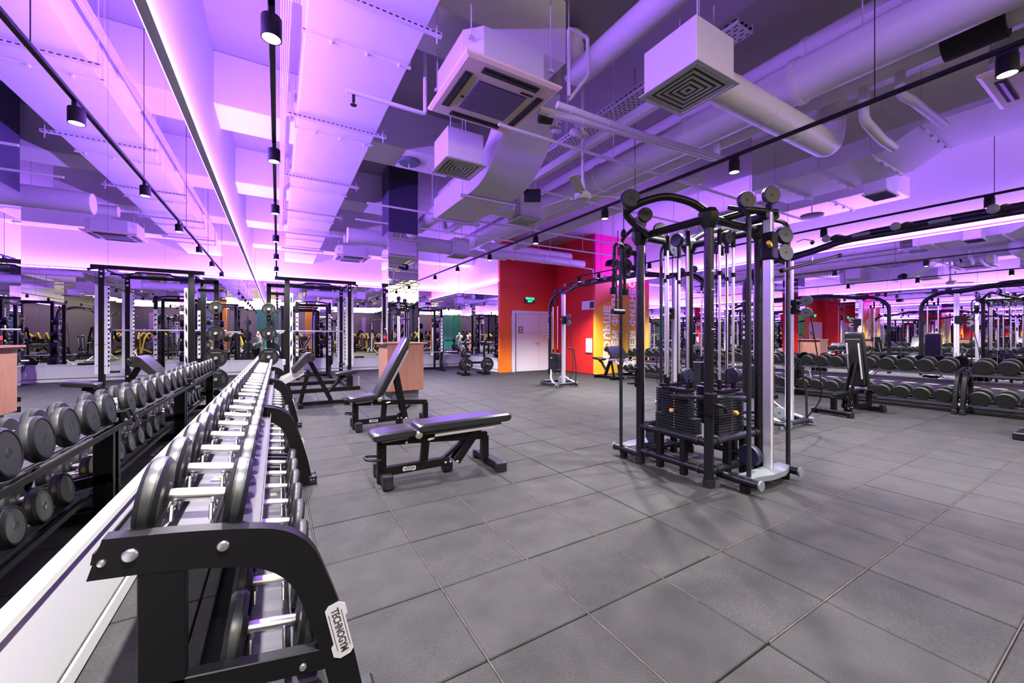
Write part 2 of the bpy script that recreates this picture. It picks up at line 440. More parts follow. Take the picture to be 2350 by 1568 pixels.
def glyph(ch):
    """bold block letter, height 1, returns (collector, width)"""
    g = G(); T = .25; step = [1.0]
    def hgt_(): step[0] += .045; return step[0]     # strokes differ a hair in thickness where they cross
    def R_(x0, y0, x1, y1): g.prism([(x0, y0), (x1, y0), (x1, y1), (x0, y1)], 0, hgt_(), 'xy')
    def D_(x0, x1, w_, ya=0, yb=1): g.prism([(x0, ya), (x0+w_, ya), (x1+w_, yb), (x1, yb)], 0, hgt_(), 'xy')
    def ring(cx, cy_, rx, ry, t_, a0=0, a1=360, n=28):
        h_ = hgt_()
        for k in range(n):
            a, b = math.radians(a0+(a1-a0)*k/n), math.radians(a0+(a1-a0)*(k+1)/n)
            P_ = lambda q, m_: (cx+(rx-m_)*math.cos(q), cy_+(ry-m_*.85)*math.sin(q))
            g.prism([P_(a, 0), P_(b, 0), P_(b, t_), P_(a, t_)], 0, h_, 'xy')
    w_ = .8
    if ch == '#': R_(.18, .05, .34, .95); R_(.5, .05, .66, .95); R_(0, .26, .84, .42); R_(0, .6, .84, .76); w_ = .84
    elif ch == 'Б': R_(0, 0, T, 1); R_(T, .8, .76, 1); R_(T, .44, .62, .62); R_(T, 0, .62, .19); ring(.56, .31, .27, .31, .25, -90, 90, 14); w_ = .83
    elif ch == 'О': ring(.5, .5, .5, .5, T+.01); w_ = 1.0
    elif ch == 'Л': D_(0, .16, T); R_(.16, .79, .92, 1); R_(.67, 0, .92, 1); w_ = .92
    elif ch == 'Ь': R_(0, 0, T, 1); R_(T, .46, .55, .64); R_(T, 0, .55, .19); ring(.52, .32, .28, .32, .25, -90, 90, 14)
    elif ch == 'Ш': R_(0, 0, T, 1); R_(.46, 0, .71, 1); R_(.92, 0, 1.17, 1); R_(0, 0, 1.17, .2); w_ = 1.17
    elif ch == 'Е': R_(0, 0, T, 1); R_(T, 0, .74, .2); R_(T, .4, .68, .6); R_(T, .8, .74, 1); w_ = .74
    elif ch == 'Ч': R_(0, .5, T, 1); R_(0, .36, .6, .56); R_(.58, 0, .83, 1); w_ = .83
    elif ch == 'М': R_(0, 0, T, 1); R_(.83, 0, 1.08, 1); D_(.40, .02, .24, .1, 1); D_(.44, .82, .24, .1, 1); w_ = 1.08
    elif ch == 'Ф': R_(.46, -.05, .70, 1.05); ring(.58, .5, .58, .40, .2); w_ = 1.16
    elif ch == 'И': R_(0, 0, T, 1); R_(.66, 0, .91, 1); D_(.04, .63, .24); w_ = .91
    elif ch == 'Т': R_(0, .8, .82, 1); R_(.285, 0, .535, 1); w_ = .82
    elif ch == 'Н': R_(0, 0, T, 1); R_(.62, 0, .87, 1); R_(T, .4, .62, .6); w_ = .87
    elif ch == 'С': ring(.5, .5, .5, .5, T+.01, 48, 312); w_ = .86
    return g, w_
def vtext(word, x, z0, z1, hgt):
    gl = [glyph(c_) if c_ != ' ' else (None, .42) for c_ in word]; gap = .1
    tot = sum(q[1] for q in gl)+gap*(len(gl)-1); sc_ = (z1-z0)/tot; cur = 0
    for g0, w_ in gl:
        if g0:
            g = G(); g.f = g0.f
            g.v = [(x+hgt*(.5-v[1]), YP-.002-.014*v[2], z0+(cur+v[0])*sc_) for v in g0.v]
            obj('slogan_letter', g, LETTER, pil)
        cur += w_+gap
vtext('#БОЛЬШЕ', 9.83, .26, 2.36, .31)
vtext('ЧЕМ ФИТНЕС', 10.21, .70, 3.30, .31)
# door
dr = struct('door_1', G().box((8.0, YD+.03, dz/2-.04), (1.02, .04, dz-.1)), DOORW)
obj('door_leaf', G().box((8.75, YD+.03, dz/2-.04), (.46, .04, dz-.1)), DOORW, dr)
g = G(); g.box((dx0+.07, YD-.01, dz/2), (.14, .1, dz), .008).box((dx1-.05, YD-.01, dz/2), (.1, .1, dz), .008).box(((dx0+dx1)/2, YD-.01, dz-.05), (dx1-dx0, .098, .1), .008)
g.box(((dx0+dx1)/2, YD+.12, dz/2), (dx1-dx0, .02, dz))
obj('door_frame', g, DOORW, dr)
g = G().cyl((8.46, YD+.01, 1.06), (8.46, YD-.05, 1.06), .012).cyl((8.46, YD-.05, 1.06), (8.33, YD-.05, 1.06), .011).cyl((8.46, YD+.01, .98), (8.46, YD-.01, .98), .02)
obj('door_handle', g, CHROME, dr)
obj('door_plate', G().box((7.72, YD+.005, 2.0), (.3, .012, .12)), mat('grey_print', (.5, .5, .5), .5), dr)
obj('door_plate_face', G().box((7.72, YD-.002, 2.0), (.26, .006, .08)), DOORW, dr)
g = G().box((7.68, YD+.005, 1.53), (.19, .012, .24)); obj('exit_pictogram_plate', g, mat('sign_green', (.02, .12, .05), .5), dr)
g = G().box((7.68, YD-.003, 1.53), (.12, .006, .18)); pp = obj('pictogram_field', g, DOORW, dr)
g = G().cyl((7.70, YD-.008, 1.59), (7.70, YD-.014, 1.59), .014, 8).beam((7.69, YD-.01, 1.57), (7.68, YD-.01, 1.52), .006, .03).beam((7.68, YD-.01, 1.52), (7.72, YD-.01, 1.46), .006, .014).beam((7.68, YD-.01, 1.52), (7.645, YD-.01, 1.455), .006, .014).beam((7.69, YD-.01, 1.56), (7.735, YD-.01, 1.535), .006, .012)
obj('running_figure', g, INK, dr)
t = thing('exit_sign', 'green lit exit sign on the red wall above the white door', 'exit sign', (8.05, YD-.001, 2.62))
obj('housing', G().box((0, -.03, 0), (.42, .05, .2), .006), mat('sign_case', (.02, .06, .03), .5), t)
text('sign_text', 'ВЫХОД\nEXIT', .1, frame_mat((0, -.058, .025), (1, 0, 0), (0, 0, 1)), GREEN, t, .001, .002)
t = tag(obj('wall_panel_box', G().box((XP-.02, 11.2-.8, .98), (.035, .3, .5), .005), mat('lilac_box', (.62, .58, .72), .5)), 'pale square access hatch low on the red wall beside the orange pillar', 'hatch')
t = thing('no_entry_sign', 'white wall sign with black square icon high on the red wall', 'sign', (XP-.004, 10.45, 2.38))
obj('board', G().box((-.006, 0, 0), (.012, .66, .3), .003), LETTER, t)
obj('black_square', G().box((-.014, -.2, 0), (.006, .22, .22)), INK, t)

# room beyond the camera, seen only in the mirrors
struct('wall_front', G().box(((XR+XW)/2, YF-.1, ZC/2), (XR-XW, .2, ZC)), mat('violet_grey_wall', (.10, .06, .22), .6))
struct('wall_far_left', G().box((XW-.1, (YF-1)/2, ZC/2), (.2, -YF-1+1.5, ZC)), mat('grey_wall', (.12, .12, .13), .6))
struct('wall_return', G().box(((XL+XW)/2-.1, -1.1, ZC/2), (XL-XW-.2, .2, ZC)), WHITE)
struct('wall_lower_right', G().box((XR+.1, (YF-5)/2, ZC/2), (.2, -YF-5, ZC)), mat('dark_wall', (.12, .1, .2), .6))
for i, y in enumerate((-2.8, -4.3, -5.8, -7.3, -8.8, -10.3, -11.8, -13.3, -14.8)):
    t = thing('linear_ceiling_lamp', 'long warm white line lamp, %s of nine counted away from the racks, seen in mirrors' % ordn(i+1), 'lamp', (2.0, y, 4.0), 0, 'line lamps behind the camera seen in the mirrors')
    obj('housing', G().box((0, 0, .03), (15, .1, .05), .005), SILVERP, t)
    obj('diffuser', G().box((0, 0, -.012), (15, .06, .03)), LINEW, t)
    obj('added_uplight_face', G().box((0, 0, .07), (15, .06, .015)), LINEW, t)  # glowing top added to warm the ceiling and bounce light forward
    for q in (-6, -2, 2, 6): obj('suspension', G().cyl((q, 0, .05), (q, 0, .8), .006, 6), RODW, t)

# ------------------------------------------------------------------ square column with mirrored faces, counter around it
cx0, cx1, cy0, cy1 = 1.92, 2.52, 8.1, 8.68
col = struct('column', G().box(((cx0+cx1)/2, (cy0+cy1)/2, ZC/2), (cx1-cx0, cy1-cy0, ZC), .004), NAVY)
for (c_, d_) in ((((cx0+cx1)/2, cy0-.005, 1.72), (cx1-cx0, .008, 3.38)), (((cx0+cx1)/2, cy1+.005, 1.72), (cx1-cx0, .008, 3.38)),
                 ((cx0-.005, (cy0+cy1)/2, 1.72), (.008, cy1-cy0, 3.38)), ((cx1+.005, (cy0+cy1)/2, 1.72), (.008, cy1-cy0, 3.38))):
    obj('mirror_panel', G().box(c_, d_), MIRROR, col)
obj('column_cap', G().box(((cx0+cx1)/2, cy0-.004, 4.62), (cx1-cx0+.004, .006, .3)), mat('near_black_paint', (.012, .012, .02), .6), col)
t = thing('counter', 'pinkish wood laminate counter on grey plinth in front of the mirrored column', 'counter', (2.06, 7.72, 0))
obj('body', G().box((0, 0, .715), (.68, .72, .87), .004), WOOD, t)
obj('counter_top', G().box((0, 0, 1.165), (.84, .74, .03), .004), WOOD, t)
obj('plinth', G().box((.02, .03, .14), (.5, .6, .28)), PLINTH, t)
t = thing('drink_bottle', 'dark cola bottle with red and white label standing on the wooden counter', 'bottle', (1.80, 7.85, 1.181))
obj('bottle', G().lathe([(.03, 0), (.036, .01), (.036, .15), (.03, .19), (.014, .235), (.013, .255)], (0, 0, 0), (0, 0, 1), 14), mat('cola', (.03, .01, .01), .1), t)
obj('label_band', G().lathe([(.0365, .07), (.0368, .071), (.0368, .125), (.0365, .126)], (0, 0, 0), (0, 0, 1), 14), mat('red_label', (.6, .03, .05), .4), t)
obj('bottle_cap', G().cyl((0, 0, .255), (0, 0, .275), .015), mat('white_cap', (.8, .8, .8), .4), t)

# ------------------------------------------------------------------ dumbbell racks
def profile_strip(outer, inner): return outer+inner[::-1]
def bez(pts, r, n=6): return [(p.x, p.z) for p in fillet([(q[0], 0, q[1]) for q in pts], r, n)]
def badge(parent, o, ex, ey, L):
    """raised plate with the maker's lettering"""
    M = frame_mat(o, ex, ey); h = L*.2
    g = G().at(M)
    poly = [(-.5, -.08), (-.44, -.15), (.2, -.15), (.24, -.2), (.42, -.2), (.5, -.1), (.5, .08), (.44, .15), (-.2, .15), (-.24, .2), (-.42, .2), (-.5, .1)]
    g.prism([(a*L, b*L*.95) for a, b in poly], 0, .003, 'xy')
    b = obj('maker_badge', g, ALU, parent)
    tx = text('badge_lettering', 'TECHNOGYM', L*.17, M @ Matrix.Translation((0, 0, .0035)), INK, None, .0004, .001, fit=L*.82)
    tx.parent = b
    g = G().at(M @ Matrix.Translation((0, 0, .0035))).box((0, L*.105, 0), (L*.7, L*.012, .001)).box((0, -L*.105, 0), (L*.7, L*.012, .001))
    obj('badge_rule', g, INK, b)

def make_rack(L, label, loc, rz, group, end_badge=True, n=8, bolts=True):
    """x: 0 at the wall side .. .78 front foot; y: along the rack 0..L"""
    t = thing('dumbbell_rack', label, 'dumbbell rack', loc, rz, group)
    # world X = -.47 + x on the mirrored wall beside the camera
    out = bez([(.03, .762), (.255, .733), (.51, .675), (.635, .33), (.70, .0)], .16, 7)
    inn = bez([(0, .66), (.2, .635), (.455, .565), (.55, .263), (.605, .0)], .13, 7)
    poly = out+inn[::-1]
    for y in (0, L-.05):
        g = G().prism(poly, y, y+.05)
        fr = obj('end_frame', g, BLACK, t)
        g = G().box((.15, y+.025, .33), (.105, .045, .64), .003)
        obj('rear_leg', g, BLACK, fr)
        g = G().beam((.1, y+.025, .30), (.57, y+.025, .22), .045, .07, .003); obj('lower_arm', g, BLACK, fr)
        g = G().box((.39, y+.025, .035), (.66, .05, .07), .004); obj('foot_bar', g, BLACK, fr)
        g = G().box((.69, y+.025, .04), (.07, .06, .08), .01); obj('rubber_foot', g, DGREY, fr)
        for sy in (-1, 1):
            yy = y+.025+sy*.0255
            for (bx, bz, br) in ((.03, .70, .010), (.085, .705, .018), (.29, .675, .016), (.50, .225, .012), (.68, .045, .007), (.70, .045, .007)):
                obj('bolt', G().lathe([(br, 0), (br, .003), (br*.8, .007), (br*.5, .008)], (bx, yy, bz), (0, sy, 0), 14), CHROME, fr)
    # upper shelf: plane slopes down to the front
    sl = math.radians(-9)
    def shelf(nm, x, z, wid, lip):
        R = Matrix.Rotation(-sl, 3, 'Y')
        def P(a, h): v = R @ Vector((a, 0, h)); return (x+v.x, z+v.z)
        g = G()
        for a in (-.06, .06):
            px, pz = P(a, 0); g.tube([(px, .05, pz), (px, L-.05, pz)], .011, 8)
        rr = obj(nm+'_rail', g, BLACKG, t)
        px, pz = P(0, -.055)
        g = G().box((px, L/2, pz), (.2, L-.1, .004), 0, R); obj(nm+'_tray', g, SHELF, t)
        for a in (-.16, lip):
            px, pz = P(a, -.056); g = G().box((px, L/2, pz), (.06, L-.1, .004), 0, R).box((px+(-.03 if a < 0 else .03), L/2, pz+.014), (.004, L-.1, .03), 0, R)
            obj(nm+'_lip', g, SHELF if a > 0 else BLACK, t)
        g = G()
        k = 0
        while .2+k*.56 < L-.1:
            px, pz = P(.01, -.051); g.box((px, .2+k*.56, pz), (.045, .07, .003), 0, R); k += 1
        lb = obj(nm+'_number_plate', g, NUMP, t)
        g = G(); k = 0
        while .2+k*.56 < L-.1:
            px, pz = P(.01, -.0485); g.box((px-.008, .2+k*.56, pz), (.008, .03, .003), 0, R).box((px+.008, .2+k*.56, pz), (.008, .026, .003), 0, R); k += 1
        obj(nm+'_number', g, YEL, lb)
        g = G()
        for k in range(n):
            yy = .19+k*(L-.38)/(n-1)
            for a in (-.05, .05):
                px, pz = P(a, .0); g.tube([(px, yy-.05, pz+.008), (px, yy-.035, pz+.05), (px, yy, pz+.044), (px, yy+.035, pz+.05), (px, yy+.05, pz+.008)], .0055, 6)
        obj(nm+'_saddle', g, CHROME, t)
        return P
    P1 = shelf('upper_shelf', .194, .71, .4, .165)
    P2 = shelf('lower_shelf', .40, .207, .3, .125)
    if end_badge:
        a = Vector((.565, 0, .45)); b = Vector((.63, 0, .16)); c_ = (a+b)/2
        badge(t, (c_.x+.012, -.0008, c_.z), (b-a).normalized(), Vector((0, -1, 0)).cross((b-a).normalized()), .19)
    return t, P1, P2

def make_dumbbell(r, th_, label, group, rim_m=None, face_m=None):
    t = thing('dumbbell', label, 'dumbbell', group=group)
    obj('handle', G().lathe([(.017, -.08), (.0195, -.06), (.0205, 0), (.0195, .06), (.017, .08)], (0, 0, 0), (1, 0, 0), 14), CHROME, t)
    for s in (-1, 1):
        g = G().lathe([(r*.28, .072), (r*.34, .08), (r-.012, .082), (r, .094), (r, .082+th_-.012), (r-.012, .082+th_), (r*.84, .082+th_), (r*.82, .078+th_)], (0, 0, 0), (s, 0, 0), 28)
        hd = obj('head', g, URETH, t)
        if s == 1: rim = True
        g = G().lathe([(r*.81, .0785+th_), (r*.8, .0795+th_), (r*.2, .0795+th_), (r*.18, .082+th_), (.02, .082+th_), (.018, .079+th_)], (0, 0, 0), (s, 0, 0), 24)
        obj('end_face', g, face_m or URFACE, hd)
        g = G().lathe([(r*1.004, .1), (r*1.008, .103), (r*1.008, .082+th_-.018), (r*1.004, .082+th_-.015)], (0, 0, 0), (s, 0, 0), 28)
        obj('rim_band', g, rim_m or LITRIM, hd)
    return t
XRK = -.43
LR = 2.46
YR0 = 1.45
rows_near = []
for k in range(3):
    lab = ['long black dumbbell rack whose end frame bears the large silver badge', 'black dumbbell rack, middle one of the row under the mirror with the smith machine reflected',
           'black dumbbell rack at the row end by the left preacher bench'][k]
    lab = lab.replace('left preacher bench', 'slant-padded preacher bench')
    t, P1, P2 = make_rack(LR, lab, (XRK, YR0+k*(LR+.06), 0), 0, 'dumbbell racks along the mirror with white base')
protoA = make_dumbbell(.112, .055, 'x', 'dumbbells on the racks under the long mirror', mat('soft_black_rim', (.022, .024, .026), .38), mat('grey_lit_face', (.07, .075, .075), .55, noise=.3, nscale=90)); protoB = make_dumbbell(.108, .06, 'x', 'dumbbells on the racks near the orange pillar')  # long-mirror dumbbells: grey-lit look of the end faces is put into their colour
usedA = False
def put_db(proto, flag, loc, rz, ry, label, r_s=1.0):
    o = proto if not flag[0] else copy_tree(proto)
    flag[0] = True
    o.location = loc; o.rotation_euler = (0, ry, rz); o['label'] = label; o.scale = (1, r_s, r_s)
    return o
fA = [False]; c1 = c2 = 0
for k in range(3):
    yb0 = YR0+k*(LR+.06)
    for q in range(8):
        y = yb0+.19+q*(LR-.38)/7
        a = P1(0, .073); c1 += 1
        rs = 1.06-.012*c1 if c1 < 14 else .9
        put_db(protoA, fA, (XRK+a[0], y, a[1]), 0, math.radians(9), '%s black dumbbell on the upper shelf, counted from the big silver badge' % ordn(c1), rs)
        a = P2(0, .073); c2 += 1
        put_db(protoA, fA, (XRK+a[0], y, a[1]), 0, math.radians(9), '%s black dumbbell on the lower shelf, counted from the big silver badge' % ordn(c2), rs)
fB = [False]; c1 = c2 = 0
LRR = 2.5
XRR = XR-.24
for k in range(5):
    y1 = 9.45-k*(LRR+.04)           # rotated half a turn: local y runs towards -Y
    lab = '%s black dumbbell rack counted from the orange slogan pillar' % ordn(k+1)
    t, P1, P2 = make_rack(LRR, lab, (XRR, y1, 0), PI, 'dumbbell racks along the mirror beside the orange pillar', False, 9)
    for q in range(9):
        y = y1-.19-q*(LRR-.38)/8
        a = P1(0, .073); c1 += 1; rs = .95+.0055*c1
        put_db(protoB, fB, (XRR-a[0], y, a[1]+.002+.108*(rs-1)), PI, math.radians(9), '%s black dumbbell on the upper shelf, counted from the orange pillar' % ordn(c1), rs)
        a = P2(0, .073); c2 += 1
        put_db(protoB, fB, (XRR-a[0], y, a[1]+.002+.108*(rs-1)), PI, math.radians(9), '%s black dumbbell on the lower shelf, counted from the orange pillar' % ordn(c2), rs)

# ------------------------------------------------------------------ adjustable benches (x: seat end 0 .. rear foot 1.25)
def pad_mesh(L, W0, W1, T, M):
    """upholstered pad, tapered in plan, from x=0 to L"""
    g = G().at(M); n = 8; vs = []; prof = []
    for (a, z) in ((0, -.5), (.9, -.5), (1, -.32), (1, .30), (.86, .5), (0, .5)): prof.append((a, z))
    ring = [(a, z) for a, z in prof]+[(-a, z) for a, z in prof[::-1] if a > 0]
    xs = [(0, .86, .55), (.015, .95, .85), (.05, 1, 1), (L-.05, 1, 1), (L-.015, .95, .85), (L, .86, .55)]
    for x, sw, sz in xs:
        W = W0+(W1-W0)*x/L
        for a, z in ring: vs.append((x, a*W/2*sw, z*T*sz))
    m = len(ring); fs = []
    for i in range(len(xs)-1):
        for k in range(m): fs.append((i*m+k, i*m+(k+1) % m, (i+1)*m+(k+1) % m, (i+1)*m+k))
    fs.append(tuple(range(m))[::-1]); fs.append(tuple((len(xs)-1)*m+k for k in range(m)))
    return g.add(vs, fs)
def make_bench(label, loc, rz, incline, badge_on=True, group=None):
    t = thing('adjustable_bench', label, 'bench', loc, rz, group)
    obj('front_post', G().box((.09, 0, .18), (.075, .06, .36), .004), BLACK, t)
    obj('front_foot', G().box((.10, 0, .05), (.07, .42, .07), .006), BLACK, t)
    for s in (-1, 1):
        g = G().box((.10, s*.2, .065), (.085, .07, .13), .012); o = obj('wheel_block', g, DGREY, t)
        obj('wheel', G().cyl((.10, s*.236, .05), (.10, s*.246, .05), .035, 14), TUBEG, o)
    obj('lower_beam', G().beam((.12, 0, .095), (.72, 0, .105), .06, .075, .004), BLACK, t)
    obj('top_beam', G().beam((.06, 0, .37), (.30, 0, .355), .06, .07, .004).beam((.28, 0, .36), (1.12, 0, .30), .06, .07, .004), BLACK, t)
    obj('middle_post', G().beam((.47, 0, .12), (.49, 0, .33), .05, .07, .004, up=(1, 0, 0)), BLACK, t)
    obj('rear_post', G().beam((1.10, 0, .30), (1.10, 0, .04), .07, .07, .004, up=(1, 0, 0)), BLACK, t)
    obj('rear_foot', G().box((1.15, 0, .055), (.09, .5, .065), .006), BLACK, t)
    for s in (-1, 1): obj('rubber_foot', G().box((1.15, s*.26, .045), (.11, .06, .09), .008), DGREY, t)
    obj('pivot_bracket', G().box((.70, 0, .06), (.09, .09, .1), .006), BLACK, t)
    for s in (-1, 1):
        for (x, z, r) in ((.30, .34, .014), (.67, .1, .01), (.72, .1, .01), (.79, .09, .014)): obj('bolt', G().lathe([(r, 0), (r, .004), (r*.6, .008)], (x, s*.047, z), (0, s, 0), 12), CHROME, t)
    obj('carry_handle', G().tube(fillet([(.07, -.07, .22), (-.05, -.07, .235), (-.05, .07, .235), (.07, .07, .22)], .05, 5), .011, 8), BLACKG, t)
    # seat
    Ms = Matrix.Translation((.0, 0, .425)) @ Matrix.Rotation(math.radians(-3), 4, 'Y')
    st = obj('seat', pad_mesh(.37, .27, .31, .075, Ms), VINYL, t)
    obj('seat_plate', G().at(Ms).box((.2, 0, -.052), (.24, .1, .03), .004), SILVERP, st)
    # backrest
    a = math.radians(incline); hx, hz = .40, .43
    Mb = Matrix.Translation((hx, 0, hz)) @ Matrix.Rotation(-a, 4, 'Y')
    bk = obj('backrest', pad_mesh(.96, .29, .27, .08, Mb @ Matrix.Translation((-.01, 0, .035))), VINYL, t)
    obj('back_underside', G().at(Mb).box((.44, 0, -.016), (.8, .22, .03), .006), VSIDE, bk)
    for s in (-1, 1): obj('side_rail', G().at(Mb).box((.46, s*.085, -.045), (.62, .012, .04), .003), SILVERP, bk)
    obj('hinge', G().lathe([(.03, -.12), (.034, -.118), (.034, .118), (.03, .12)], (hx-.005, 0, hz-.02), (0, 1, 0), 16), CHROME, t)
    e = Mb @ Vector((.62 if incline < 20 else .42, 0, -.05))
    for s in (-1, 1): obj('support_arm', G().beam((.78, s*.04, .09), (e.x, s*.04, e.z), .018, .085, .004), BLACK, t)
    obj('adjuster_rack', G().beam((.66, 0, .13), (.86, 0, .27), .05, .035, .003), BLACK, t)
    obj('adjust_pin', G().cyl((.56, -.035, .345), (.50, -.05, .34), .011, 8), YEL if incline > 75 else LABELY, t)
    if badge_on: badge(t, (.33, -.0305, .098), (1, 0, .015), (0, 0, 1), .12)
    return t
make_bench('black adjustable bench set flat beside the dumbbell racks', (.70, 3.60, 0), math.radians(-1), 1)
make_bench('black adjustable bench with steep backrest in front of the wooden counter', (.84, 5.85, 0), math.radians(1), 62)
make_bench('black bench with near-upright backrest facing the orange-pillar dumbbell racks', (9.0, 2.74, 0), math.radians(172), 80, False)
make_bench('black bench with only its rear foot showing at the picture edge', (8.24, -.15, 0), math.radians(90), 80, False)

# ------------------------------------------------------------------ preacher curl bench (user side +x)
def make_preacher(label, loc, rz):
    t = thing('preacher_bench', label, 'preacher bench', loc, rz)
    obj('base_beam', G().box((.36, 0, .05), (.84, .07, .07), .005), BLACK, t)
    obj('front_foot', G().box((-.02, 0, .04), (.08, .5, .07), .006), BLACK, t)
    obj('rear_foot', G().box((.76, 0, .045), (.09, .4, .09), .008), BLACK, t)
    obj('main_post', G().beam((.5, 0, .08), (.14, 0, .84), .07, .075, .004), BLACK, t)
    for s in (-1, 1): obj('front_leg', G().beam((-.02, s*.12, .07), (.12, s*.12, .66), .045, .05, .004, up=(1, 0, 0)), BLACK, t)
    obj('cross_brace', G().box((.1, 0, .58), (.06, .3, .06), .004), BLACK, t)
    obj('seat_arm', G().tube(fillet([(.42, 0, .22), (.56, 0, .36), (.66, 0, .50), (.76, 0, .53)], .1, 5), .035, 8), BLACK, t)
    Ms = Matrix.Translation((.58, 0, .57)) @ Matrix.Rotation(math.radians(-7), 4, 'Y')
    obj('seat', pad_mesh(.38, .24, .3, .07, Ms), VINYL, t)
    # arm pad: rolled top falling to the front
    pts = [(-.16, .70), (.05, .965), (.10, 1.0), (.16, 1.0), (.205, .965), (.215, .91), (.19, .86), (.14, .83), (.09, .85), (-.10, .645), (-.15, .65)]
    pts = [(p.x, p.z) for p in fillet([(a, 0, b) for a, b in pts+pts[:1]], .02, 2)][:-1]
    obj('arm_pad', G().prism(pts, -.3, .3), VINYL, t, 50)
    g = G()
    for k in range(7):
        a = math.radians(-30+k*32); g.tube([(.135+.085*math.cos(a), -.301, .915+.085*math.sin(a)), (.135+.02*math.cos(a), -.306, .915+.02*math.sin(a))], .008, 6)
        g.tube([(.135+.085*math.cos(a), .301, .915+.085*math.sin(a)), (.135+.02*math.cos(a), .306, .915+.02*math.sin(a))], .008, 6)
    obj('pad_pleats', g, VINYL, t)
    obj('pad_bracket', G().beam((-.12, -.08, .63), (.08, -.08, .82), .02, .06, .003).beam((-.12, .08, .63), (.08, .08, .82), .02, .06, .003), SILVERP, t)
    for s in (-1, 1):
        g = G().beam((-.30, s*.26, .50), (.02, s*.2, .66), .012, .11, .003).tube([(-.30, s*.26, .56), (-.34, s*.26, .50), (-.30, s*.26, .47)], .014, 6)
        obj('bar_rest', g, ALU, t)
    return t
make_preacher('black preacher bench with rolled arm pad between counter and smith machine', (.37, 8.22, 0), 0)
make_preacher('black preacher bench with curl bar before the orange slogan pillar', (8.72, 8.55, 0), math.radians(88))
t = thing('curl_bar', 'chrome zigzag curl bar resting on the preacher bench by the orange pillar', 'barbell', (8.72, 8.24, .60), 0)
obj('bar', G().tube(fillet([(-.62, 0, .02), (-.3, 0, .02), (-.2, 0, -.03), (-.1, 0, .02), (0, 0, -.02), (.1, 0, .02), (.2, 0, -.03), (.3, 0, .02), (.62, 0, .02)], .02, 3), .014, 8), CHROME, t)
for s in (-1, 1): obj('sleeve', G().cyl((s*.32, 0, .02), (s*.62, 0, .02), .024, 12), CHROME, t)

# ------------------------------------------------------------------ plates
def plate(parent, p, ax, r, th_=.035, lettering=None, nm='weight_plate'):
    g = G().lathe([(.026, 0), (r*.3, .002), (r*.32, .008), (r*.84, .008), (r*.88, 0), (r-.006, 0), (r, .006), (r, th_-.006), (r-.006, th_), (r*.88, th_), (r*.84, th_-.008), (r*.32, th_-.008), (r*.3, th_-.002), (.026, th_)], p, ax, 28, True)
    o = obj(nm, g, URETH, parent)
    axv = Vector(ax).normalized(); a = Vector((0, 0, 1)); u = (a-axv*a.dot(axv)).normalized(); w_ = axv.cross(u); P = Vector(p)
    g = G()
    for s in (-1, 1):
        b_ = P+u*s*0+axv*(th_-.006); c0 = b_+w_*s*r*.58
        g.add([c0+w_*r*.14+u*r*.3, c0-w_*r*.14+u*r*.38, c0-w_*r*.14-u*r*.38, c0+w_*r*.14-u*r*.3], [(0, 1, 2, 3)])
    obj('grip_recess', g, GRID_D, o)
    g = G().lathe([(.034, th_-.004), (.034, th_+.002), (.028, th_+.003), (.026, th_-.004)], p, ax, 18, True)
    obj('steel_hub', g, CHROME, o)
    if lettering:
        M = frame_mat(P+axv*(th_-.001)+u*r*.60, (w_ if axv.y < 0 else w_), u)
        tx = text('plate_lettering', 'TECHNOGYM', r*.2, M, GREYB, None, .0006, .001, fit=r*.85); tx.parent = o
    return o
def plate_w(label, loc, r, ax=(0, -1, 0), th_=.035, group=None):
    t = thing('weight_plate', label, 'weight plate', loc, 0, group)
    a = Vector(ax)
    o = plate(t, (0, 0, 0), ax, r, th_, lettering=r > .2, nm='disc')
    return t

